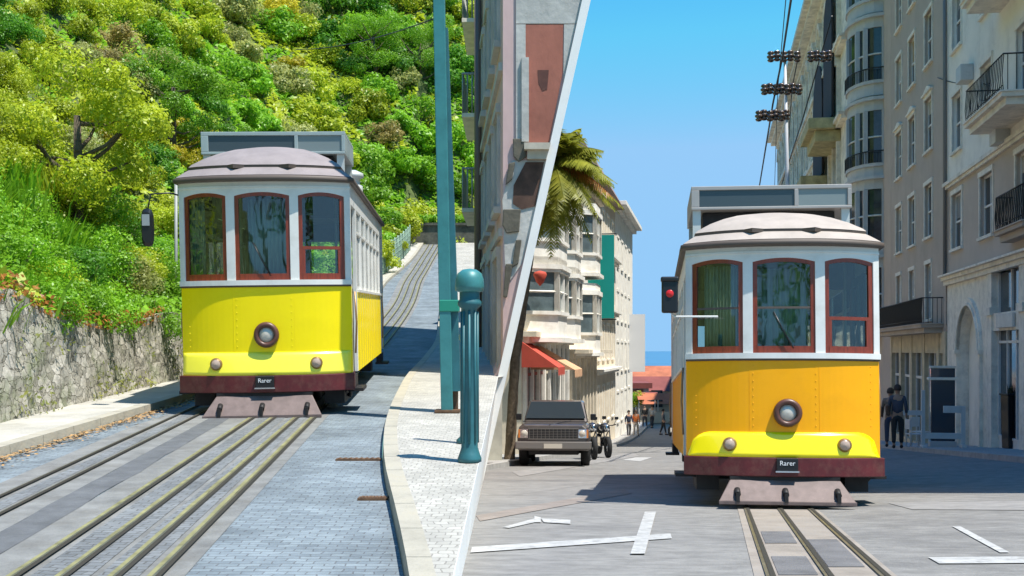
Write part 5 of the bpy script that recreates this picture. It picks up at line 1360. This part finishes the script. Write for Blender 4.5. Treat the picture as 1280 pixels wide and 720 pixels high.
for s in (-1,1):
    mb = MB(); mb.add([(s*(w-.045),1.75,1.16),(s*(w-.045),4.1,1.16),(s*(w-.135),4.0,1.54),(s*(w-.135),1.95,1.54)],[(0,1,2,3)]); mb.build('side_window', M_carg, V)
    mb = MB(); mb.box(min(s*.88,s*1.02),max(s*.88,s*1.02),1.5,1.6,1.12,1.28); mb.build('wing_mirror', M_black, V, bevel=.02)
    mb = MB(); mb.box(min(s*.60,s*.83),max(s*.60,s*.83),-.03,.02,.68,.90); hl = mb.build('headlight', M_chrome, V, bevel=.01)
    mb = MB(); mb.lathe((s*.70,-.03,.79), [(.085,0),(.06,-.02),(0,-.03)], 16, 'y'); mb.build('lens', M_lens, hl)
    mb = MB(); mb.box(min(s*.80,s*.845),max(s*.80,s*.845),-.035,.0,.69,.89); mb.build('indicator', mat('amber_lens', (.6,.2,.04), .2), V)
    for y in (.85, 3.55):
        mb = MB(); mb.lathe((s*.76,y,.34), [(.2,-.11*1),(.32,-.11),(.35,-.08),(.35,.08),(.32,.11),(.2,.11)], 24, 'x'); wh = mb.build('wheel', M_tyre, V)
        mb = MB(); mb.lathe((s*.80,y,.34), [(0,.06),(.2,.06),(.21,.02),(.21,-.02),(0,-.02)], 20, 'x'); mb.build('rim', M_plast, wh)
mb = MB(); mb.box(-.60,.60,-.012,.02,.66,.92)
g = mb.build('grille', M_black, V)
mb = MB()
for k in range(6): mb.box(-.59,.59,-.03,-.012,.68+k*.04,.688+k*.04)
for k in range(13): mb.box(-.58+k*.096,-.572+k*.096,-.028,-.012,.67,.91)
mb.box(-.61,.61,-.035,.0,.905,.93); mb.box(-.61,.61,-.035,0,.65,.668); mb.build('grille_bars', M_plast, g)
mb = MB(); mb.box(-.9,.9,-.16,.02,.42,.60); mb.box(-.92,-.86,-.14,.3,.42,.6); mb.box(.86,.92,-.14,.3,.42,.6); bp = mb.build('bumper', M_plast, V, bevel=.02)
mb = MB(); mb.box(-.22,.22,-.18,-.162,.44,.55); mb.build('number_plate', mat('pale_plate', (.55,.5,.42), .5), bp)
mb = MB(); mb.box(-.6,.6,.1,4.2,.28,.40); mb.box(-.7,.7,.8,.9,.3,.38); mb.build('chassis', M_under, V)
mb = MB(); mb.tube([(-.1,-.0,1.0),(.4,.9,1.10)],.008,4); mb.build('wiper', M_black, V)

# ------------------------------------------------------------------ motorcycles
def motorbike(label, x, y, rz):
    V = empty('motorcycle', label, 'motorcycle', (x, y, gr(x,y)), rz)
    for yy, nm in ((0,'front'),(1.35,'rear')):
        mb = MB(); n = 22
        prof_ = [(.27,-.075),(.32,-.06),(.34,0),(.32,.06),(.27,.075),(.23,.05),(.23,-.05),(.27,-.075)]
        mb.lathe((0,yy,.34), prof_, n, 'x'); wh = mb.build('wheel', M_tyre, V)
        mb = MB()
        for k in range(6): a = k*math.pi/3; mb.tube([(0,yy,.34),(0,yy+.27*math.cos(a),.34+.27*math.sin(a))], .012, 4)
        mb.lathe((0,yy,.34), [(0,-.05),(.05,-.05),(.05,.05),(0,.05)], 10, 'x'); mb.build('spokes', M_chrome, wh)
    mb = MB()
    for s in (-.09,.09): mb.tube([(s,0,.34),(s,.22,.9)], .022, 6); mb.tube([(s,1.35,.34),(s,.9,.5),(s,.35,.82)], .02, 6); mb.tube([(s*.5,.35,.82),(s*.5,1.4,.82)], .02, 6)
    mb.tube([(-.35,.42,1.02),(-.2,.28,1.0),(.2,.28,1.0),(.35,.42,1.02)], .018, 6); mb.build('frame', M_black, V)
    mb = MB(); mb.tube([(0,.3,.86),(0,.45,.93),(0,.7,.9),(0,.8,.82)], [.08,.15,.14,.08], 12); mb.build('tank', mat('dark_tank_paint', (.04,.04,.05), .25, coat=.6), V)
    mb = MB(); mb.tube([(0,.8,.84),(0,1.1,.82),(0,1.5,.9)], [.11,.14,.09], 10); mb.build('saddle', M_tyre, V)
    mb = MB(); mb.box(-.14,.14,.5,.9,.32,.62); mb.tube([(.15,.6,.35),(.17,1.0,.3),(.17,1.6,.38)], .045, 8); mb.build('engine', M_chrome, V, bevel=.02)
    mb = MB(); mb.lathe((0,.14,.93), [(0,.1),(.08,.06),(.1,0),(.09,-.02),(0,-.03)], 14, 'y'); mb.build('headlight', M_chrome, V)
    for s in (-1,1):
        mb = MB(); mb.tube([(s*.25,.3,1.0),(s*.34,.28,1.2)], .008, 4); mb.box(s*.34-.06,s*.34+.06,.27,.29,1.18,1.27); mb.build('mirror', M_black, V)
    return V
motorbike('dark motorcycle parked just beyond the off-roader', 2.42, 33.0, R(4))
motorbike('dark motorcycle parked behind the first one near the white piers', 3.0, 35.0, R(8))
motorbike('distant motorcycle at the kerb beside the orange tram', 10.6, 72, R(10))

# ------------------------------------------------------------------ people
def skinned(name, verts, edges, radii, m, parent, sub=1):
    me = bpy.data.meshes.new(name); me.from_pydata(verts, edges, []); o = link(name, me, parent); me.materials.append(m)
    md = o.modifiers.new('skin','SKIN'); md.use_smooth_shade = True
    if not me.skin_vertices: 
        me.skin_vertices  # created by modifier
    for i, r in enumerate(radii):
        me.skin_vertices[0].data[i].radius = r if isinstance(r, tuple) else (r, r)
    me.skin_vertices[0].data[0].use_root = True
    s = o.modifiers.new('sub','SUBSURF'); s.levels = sub; s.render_levels = sub
    return o
def person(label, x, y, z, rz, shirt, trousers, hair, stride=.18, skin=(.42,.25,.17), arm=.15, h=1.0, bag=None, long_coat=False):
    P = empty('person', label, 'person', (x, y, z), rz); P.scale = (h,h,h)
    M = mat('skin_%d' % int(skin[0]*100), skin, .6)
    V = [(0,0,.95),(0,.0,1.15),(0,.01,1.38),(0,0,1.50),(0,-.01,1.60),(0,-.015,1.70),
         (-.09,0,.90),(-.10,-stride*.5,.50),(-.10,stride*.2-stride,.09),(-.10,-stride-.12,.04),
         (.09,0,.90),(.10,stride*.3,.50),(.10,stride,.09),(.10,stride-.12,.04),
         (-.17,.0,1.42),(-.22,arm*.4,1.16),(-.23,-arm*.4,.92),(-.23,-arm*.6,.83),
         (.17,.0,1.42),(.22,-arm*.2,1.16),(.23,-arm*1.3,.94),(.23,-arm*1.6,.86)]
    E = [(0,1),(1,2),(2,3),(3,4),(4,5),(0,6),(6,7),(7,8),(8,9),(0,10),(10,11),(11,12),(12,13),(2,14),(14,15),(15,16),(16,17),(2,18),(18,19),(19,20),(20,21)]
    Rr = [(.13,.10),(.12,.09),(.13,.09),.045,.085,.075,.075,.055,.04,.035,.075,.055,.04,.035,.05,.038,.03,.028,.05,.038,.03,.028]
    skinned('body', V, E, Rr, M, P)
    idx = [1,2,14,15,18,19]; Vs = [(0,0,.93),(0,0,1.15),(0,.01,1.37),(0,.005,1.46),(-.17,0,1.41),(-.22,arm*.4,1.16),(-.23,-arm*.3,.97),(.17,0,1.41),(.22,-arm*.2,1.16),(.23,-arm*1.1,.98)]
    skinned('top', Vs, [(0,1),(1,2),(2,3),(2,4),(4,5),(5,6),(2,7),(7,8),(8,9)], [(.175,.14),(.155,.12),(.155,.11),.06,.065,.052,.045,.065,.052,.045], mat('cloth_%d_%d_%d' % tuple(int(c*100) for c in shirt), shirt, .9, var=.1, scale=6), P)
    Vt = [(0,0,.97),(0,0,.92),(-.09,0,.86),(-.10,-stride*.5,.50),(-.10,-stride*.8,.13),(.09,0,.86),(.10,stride*.3,.50),(.10,stride,.13)]
    skinned('trousers', Vt, [(0,1),(1,2),(2,3),(3,4),(1,5),(5,6),(6,7)], [(.165,.135),(.17,.14),.11,.072,.06,.11,.072,.06], mat('cloth_%d_%d_%d' % tuple(int(c*100) for c in trousers), trousers, .9, var=.1, scale=6), P)
    mb = MB(); mb.lathe((0,.01,1.66), [(.098,-.06),(.105,0),(.09,.07),(.05,.11),(0,.12)], 14); mb.v = [(x,y+.02 if z < 1.7 else y,z) for x,y,z in mb.v]; mb.build('hair', mat('hair_%d' % int(hair[0]*100), hair, .8), P)
    mb = MB()
    for s, yy in ((-.10,-stride*.8),(.10,stride)): mb.tube([(s,yy+.06,.045),(s,yy-.08,.05),(s,yy-.18,.035)], [.045,.05,.035], 8)
    mb.build('shoes', M_black, P)
    if bag:
        mb = MB(); mb.box(.2,.3,-.12,.14,.9,1.2); b = mb.build('shoulder_bag', mat('bag', bag, .7), P, bevel=.03)
    return P
BRN = (.05,.03,.02); BLK = (.015,.012,.01)
pp = [('person in an orange top and pale trousers walking down the left pavement', 795, 74, (.75,.2,.05), (.5,.42,.34), BRN),
      ('person in a dark navy coat walking beside the one in orange', 786, 73, (.03,.04,.07), (.05,.05,.06), BLK),
      ('person in black crossing near the far end of the street', 806, 84, (.03,.03,.03), (.04,.04,.05), BLK),
      ('person in a pale shirt and dark trousers in the middle of the far street', 815, 84, (.5,.48,.45), (.04,.04,.05), BRN),
      ('person in a grey jacket beside the distant motorcycle', 829, 76, (.12,.12,.13), (.03,.03,.03), BLK)]
for lab, px, d, sh, tr, hr in pp:
    x = (px-640)/F*d; person(lab, x, d, gr(x,d), R(rnd.uniform(-30,200)), sh, tr, hr, stride=.2)
def P_r(px, d): return (px-640)/F*d
for lab, px, d, sh, tr, hr in (('person in a dark blue jacket standing on the pavement right of the orange tram', 1122, 31.0, (.06,.07,.10), (.03,.03,.035), BRN),
      ('person in a brown jacket half hidden behind the orange tram', 1113, 33.5, (.22,.16,.12), (.05,.06,.10), BRN)):
    x = P_r(px, d); person(lab, x, d, gr(xu(5.9,d),d)+.12, R(160), sh, tr, hr, stride=.06, bag=(.1,.05,.03))

# ------------------------------------------------------------------ right pavement furniture
def zpav(d): return gr(xu(5.9,d),d)+.12
d = 30.5; x = P_r(1266, d)
T = empty('planter', 'tall black planter column with a spiky dark plant at the right edge', 'planter', (x, d, zpav(d)))
mb = MB(); mb.prismz([(-.24,-.24),(.24,-.24),(.24,.24),(-.24,.24)],0,1.45); mb.v = [(x_*(1-.12*(1-z_/1.45)), y_*(1-.12*(1-z_/1.45)), z_) for x_,y_,z_ in mb.v]; mb.box(-.27,.27,-.27,.27,1.45,1.5); mb.build('pot', M_black, T, bevel=.02)
me = spike_mesh('spiky_leaves', 77, 140, .42); me.materials.clear(); me.materials.append(leaf_mat('dark_spiky_leaves', (.02,.035,.015))); s_ = link('foliage', me, T); s_.location = (0,0,1.5); s_.scale = (.4,.4,1)
# information pillar
d = 33.5; x = P_r(1178, d)
T = empty('information_pillar', 'dark glossy information pillar with a pale cap on the pavement', 'pillar', (x, d, zpav(d)), R(-14))
mb = MB(); mb.box(-.34,.34,-.14,.14,.18,2.35); mb.build('panel', mat('dark_blue_grey_panel', (.035,.042,.055), .2, coat=.4), T, bevel=.015)
mb = MB(); mb.box(-.42,.42,-.2,.2,2.0,2.08); mb.box(-.36,.36,-.16,.16,2.35,2.42); mb.build('cap', M_trim, T, bevel=.01)
mb = MB(); mb.box(-.38,.38,-.18,.18,0,.18); mb.build('plinth', mat('pale_plinth', (.5,.5,.48), .6), T, bevel=.01)
d = 32.3; x = P_r(1180, d)
T = empty('white_barrier', 'white painted tubular barrier frame in front of the dark pillar', 'barrier', (x, d, zpav(d)), R(-12))
M_wp = mat('white_barrier_paint', (.6,.6,.58), .5, var=.08, scale=4)
mb = MB(); mb.box(-.62,-.52,-.03,.03,.0,1.65); mb.box(.46,.58,-.03,.03,.1,1.2); mb.box(-.52,.46,-.03,.03,.25,.42); mb.box(-.02,.46,-.035,.035,1.0,1.2); mb.box(-.62,-.5,-.25,.25,0,.05); mb.box(.45,.58,-.25,.25,.0,.1); mb.build('frame', M_wp, T, bevel=.008)
mb = MB(); mb.box(-1.25,-.62,-.025,.025,.92,1.06); mb.build('arm', M_wp, T)
d = 35.0
for k, px in enumerate((1150, 1143)):
    T = empty('cafe_chair', 'pale metal cafe chair '+('nearer' if k else 'farther from')+' the orange tram on the pavement', 'chair', (P_r(px, d-k), d-k, zpav(d)), R(30+60*k))
    mb = MB(); mb.box(-.2,.2,-.2,.2,.44,.47); mb.build('seat', M_wp, T); mb = MB(); mb.box(-.2,.2,.18,.21,.6,.9); mb.build('backrest', M_wp, T)
    for a in (-.18,.18):
        for b in (-.18,.18): mb = MB(); mb.tube([(a,b,0),(a,b,.44 if b < 0 else .9)], .013, 5); mb.build('leg', M_wp, T)
# ------------------------------------------------------------------ overhead line pole with insulator groups
d = 41.0; xq = P_r(984, d)
T = empty('utility_pole', 'slender pale pole carrying cross-arms with clusters of brown insulators', 'pole', (xq, d, gr(xq,d)))
zz = lambda py: (HY-py)/F*d-gr(xq,d)
xx = lambda px: P_r(px, d)-xq
mb = MB(); mb.tube([(xx(988),0,0),(xx(984),0,zz(225)),(xx(981),0,zz(66))], [.10,.075,.05], 10); mb.build('shaft', mat('pale_pole_paint', (.55,.56,.58), .5), T)
M_ins = mat('brown_insulator', (.07,.04,.025), .25, coat=.6)
for (xa, xb, py) in ((963,996,71),(955,998,112),(948,983,145),(1013,1036,71)):
    mb = MB(); mb.tube([(xx(xa),-.05,zz(py)),(xx(xb if xb < 1005 else 1036),-.05,zz(py))], .035, 6); mb.tube([(xx(981),-.05,zz(71)),(xx(1010),-.05,zz(71))], .02, 5) if xa == 1008 else None
    c = mb.build('cross_arm', M_ironb, T)
    n = int((xb-xa)/7)
    for k in range(n+1):
        mb = MB(); cx = xx(xa)+(xx(xb)-xx(xa))*k/n
        mb.lathe((cx,-.05+.06*(k % 2),zz(py)-.2+.05*((k*3) % 2)), [(0,-.02),(.09,0),(.13,.06),(.07,.11),(.14,.15),(.14,.21),(.07,.25),(.13,.30),(.10,.37),(0,.40)], 10); mb.build('insulator', M_ins, c)
wire('overhead_wire', 'thick dark cable rising steeply through the insulator clusters', [W(993,-30,28), W(978,71,38), W(966,130,41), W(948,240,62)], .035)
wire('overhead_wire', 'dark cable following the cornice of the cream building', [W(1040,20,45), W(1003,150,50), W(974,240,64)], .03)
wire('overhead_wire', 'thin vertical cable right of the thick one', [W(1000,60,41), W(990,110,41), W(982,235,60)], .02)
wire('overhead_wire', 'thin cable left of the insulators', [W(984,-20,30), W(972,112,41), W(968,240,60)], .015)
wire('overhead_wire', 'sagging cable strung across the grey and white facades', [W(1172,97,39.6), W(1228,104,33.4), W(1300,112,28)], .015, .1)
wire('overhead_wire', 'second thin cable on the white facade below the first', [W(1225,125,33), W(1300,128,28)], .012, .05)

# ------------------------------------------------------------------ palm
T = empty('palm_tree', 'palm tree with drooping fronds leaning beside the white divider edge', 'palm tree', (P_r(636,29), 29, gr(-.1,29)))
bx_, bz_ = P_r(636,29), gr(-.1,29)
tp_ = Vector((P_r(690,29)-bx_, 0, (HY-200)/F*29-bz_))
mb = MB(); pts = [Vector((0,0,-.2)), Vector((tp_.x*.15,0,tp_.z*.35)), Vector((tp_.x*.5,0,tp_.z*.7)), tp_]; P = []
for k in range(25):
    t = k/24*3; i = min(2, int(t)); P.append(pts[i].lerp(pts[i+1], t-i))
mb.tube(P, [.14+.012*(k % 2)-.002*k for k in range(25)], 10); mb.build('trunk', mat('palm_bark', (.16,.12,.08), .95, var=.4, scale=10, bump=.6, bscale=20), T)
M_palm = leaf_mat('palm_fronds', (.24,.31,.04)); M_palmd = leaf_mat('dry_palm_fronds', (.42,.2,.06))
q = random.Random(3)
for k in range(120):
    a = k*2.4; el = q.uniform(-1.3,1.35); L_ = q.uniform(1.2,1.95); dry = k in (5,19,33)
    dr = Vector((math.cos(a)*math.cos(el), math.sin(a)*math.cos(el), math.sin(el))); mb = MB(); spine = []
    for i in range(13):
        t = i/12; spine.append(tp_+dr*L_*t+Vector((0,0,-t*t*L_*.42)))
    mb.tube(spine, [.022*(1-.8*i/12) for i in range(13)], 4)
    for i in range(1,13):
        for j in range(3):
            p = spine[i-1].lerp(spine[i], j/3); tdir = (spine[i]-spine[i-1]).normalized(); sd = tdir.cross(Vector((0,0,1))).normalized(); ln = .5*math.sin(math.pi*min(1,(i+j/3)/13*.9+.12))+.08
            for s in (-1,1):
                e = p+sd*s*ln*.8+tdir*ln*.45+Vector((0,0,-ln*.45+q.uniform(-.06,.06))); mb.add([p-tdir*.035, p+tdir*.035, e], [(0,1,2)])
    mb.build('frond', M_palmd if dry else M_palm, T, fix=False)

# ------------------------------------------------------------------ distant town running down to the sea
M_tile = mat('orange_roof_tiles', (.42,.13,.06), .85, var=.25, scale=.6); M_tile2 = mat('dark_red_roof', (.22,.06,.05), .85, var=.2, scale=.5); M_slate = mat('slate_roof', (.09,.095,.11), .7, var=.2, scale=.5)
far_walls = [mat('far_white_wall', (.62,.6,.56), .9, var=.1, scale=.3), mat('far_cream_wall', (.5,.44,.35), .9, var=.1, scale=.3), mat('far_grey_wall', (.36,.36,.37), .9, var=.1, scale=.3)]
q = random.Random(11)
def far_house(label, x, y, w, dpt, h, wm, rm, flat=False, rz=0):
    z = gr(x, y); B = empty('distant_house', label, 'house', (x, y, z), rz, 'houses of the distant town')
    mb = MB(); mb.box(-w/2,w/2,0,dpt,-4,h); mb.build('wall', wm, B)
    mb = MB()
    if flat: mb.box(-w/2-.3,w/2+.3,-.3,dpt+.3,h,h+.5)
    else: mb.prismx([(-.5,h),(dpt+.5,h),(dpt/2,h+min(w,dpt)*.28)], -w/2-.4, w/2+.4)
    mb.build('roof', rm, B)
    nw = max(2, int(w/3)); nf = max(1, int(h/3.2))
    for i in range(nw):
        for j in range(nf):
            mb = MB(); cx = -w/2+w*(i+.5)/nw; cz = 1.0+j*3.1; mb.box(cx-.5,cx+.5,-.05,.02,cz,cz+1.5); mb.build('window', M_pane, B)
def xpx(px, y): return (px-640)/F*y
spec = [(797,112,7,5,2.3,1,1,0,'house with a dark red roof at the foot of the street'),(825,122,12,9,2.2,0,2,1,'long white building under a dark flat roof behind the market'),(846,98,7,3,1.3,1,0,0,'low building with an orange tiled roof beside the tram'),
        (784,104,4,5,2.6,2,1,1,'small shop with a red canopy at the left kerb'),(812,150,12,6,3.0,0,0,0,'white house with an orange roof in the second row'),(842,165,14,9,4,0,2,1,'pale block with a flat roof behind the tram mirror'),(788,170,12,6,4,1,0,0,'cream house with an orange roof in the second row')]
for px, y, w_, dp, h_, wi, ri, fl_, lab in spec: far_house(lab, xpx(px,y), y, w_, dp, h_, far_walls[wi], (M_tile,M_tile2,M_slate)[ri], bool(fl_))
k = 0
for y in (215, 260, 320, 400, 500, 640, 800):
    px = 765
    while px < 900:
        w_ = q.uniform(10,18)*(1+y/900); far_house('small distant house among the roofs running down to the sea', xpx(px,y)+q.uniform(-3,3), y+q.uniform(-15,15), w_, 10, q.uniform(3,6.5)*(1+y/1500), q.choice(far_walls), q.choice((M_tile,M_slate,M_tile2,far_walls[0])), q.random() < .5, q.uniform(-.3,.3)); px += (w_*1.25)/y*F+q.uniform(0,8)
# street trees near the far end
for i, (px, y) in enumerate(((783,88),(792,92),(836,150),(779,130))):
    x = xpx(px,y); T = empty('street_tree', ('small green tree by the left kerb far down the street','yellowish small tree beside it','round tree beyond the market stalls','tree half hidden by the last white house')[i], 'tree', (x, y, gr(x,y)))
    mb = MB(); mb.tube([(0,0,0),(.05,0,1.6)],[.1,.06],6); mb.build('trunk', MATS['bark'], T)
    mb = MB()
    for j in range(5): leaves(mb, (q.uniform(-.5,.5),q.uniform(-.5,.5),2+q.uniform(-.3,.5)), (.6,.6,.5), 200, .1, 600+i*9+j)
    mb.build('crown', GREENS['lime' if i == 1 else 'deep'], T, fix=False)
# market awnings near the far end
for i, (px, y, w_, c) in enumerate(((797,95,3.4,M_tile2),(826,92,4.0,M_tile))):
    x = xpx(px,y); T = empty('market_stall', ('dark red canopy stall at the far left kerb','orange canopy stall beside the tram')[i], 'stall', (x, y, gr(x,y)))
    mb = MB(); mb.prismx([(-1.2,1.9),(1.2,1.9),(0,2.4)], -w_/2, w_/2); mb.build('canopy', c, T)
    for a in (-w_/2+.1, w_/2-.1):
        for b in (-1.0,1.0): mb = MB(); mb.tube([(a,b,0),(a,b,1.9)],.04,5); mb.build('post', M_sash, T)
    mb = MB(); mb.box(-w_/2+.2,w_/2-.2,-.8,-.1,.0,.9); mb.build('counter', far_walls[1], T)

# ------------------------------------------------------------------ sky, sun, camera
wd = bpy.data.worlds.new('World'); scene.world = wd; wd.use_nodes = True; nt = wd.node_tree; bg = nt.nodes['Background']
sky = nt.nodes.new('ShaderNodeTexSky'); sky.sky_type = 'NISHITA'; sky.sun_disc = False
EL, AZ = 67.0, 34.0       # azimuth: clockwise from +x towards the camera
sky.sun_elevation = R(EL); sky.air_density = 1.0; sky.dust_density = .15; sky.ozone_density = 3.5
dirv = Vector((math.cos(R(AZ))*math.cos(R(EL)), -math.sin(R(AZ))*math.cos(R(EL)), math.sin(R(EL))))
sky.sun_rotation = math.atan2(dirv.x, dirv.y)
hs = nt.nodes.new('ShaderNodeHueSaturation'); hs.inputs['Saturation'].default_value = 1.4; nt.links.new(sky.outputs[0], hs.inputs['Color']); mn = nt.nodes.new('ShaderNodeVectorMath'); mn.operation = 'MINIMUM'; mn.inputs[1].default_value = (1.05,2.05,3.25); nt.links.new(hs.outputs[0], mn.inputs[0]); nt.links.new(mn.outputs[0], bg.inputs['Color'])
bg.inputs['Strength'].default_value = .15
sl = bpy.data.lights.new('sun','SUN'); sl.energy = 3.7; sl.angle = R(.53); sl.color = (1,.955,.88); so = bpy.data.objects.new('sun', sl); COL.objects.link(so)
so.rotation_euler = dirv.to_track_quat('Z','Y').to_euler(); so.location = (10,-10,30)
cam = bpy.data.cameras.new('camera'); co = bpy.data.objects.new('camera', cam); COL.objects.link(co); scene.camera = co
co.location = (0,0,0); co.rotation_euler = (R(90),0,0); cam.sensor_width = 36; cam.lens = F/1280*36; cam.shift_y = 78/1280; cam.clip_end = 70000; cam.clip_start = .1
scene.view_settings.view_transform = 'Standard'; scene.view_settings.look = 'None'; scene.view_settings.exposure = .96; scene.view_settings.gamma = 1
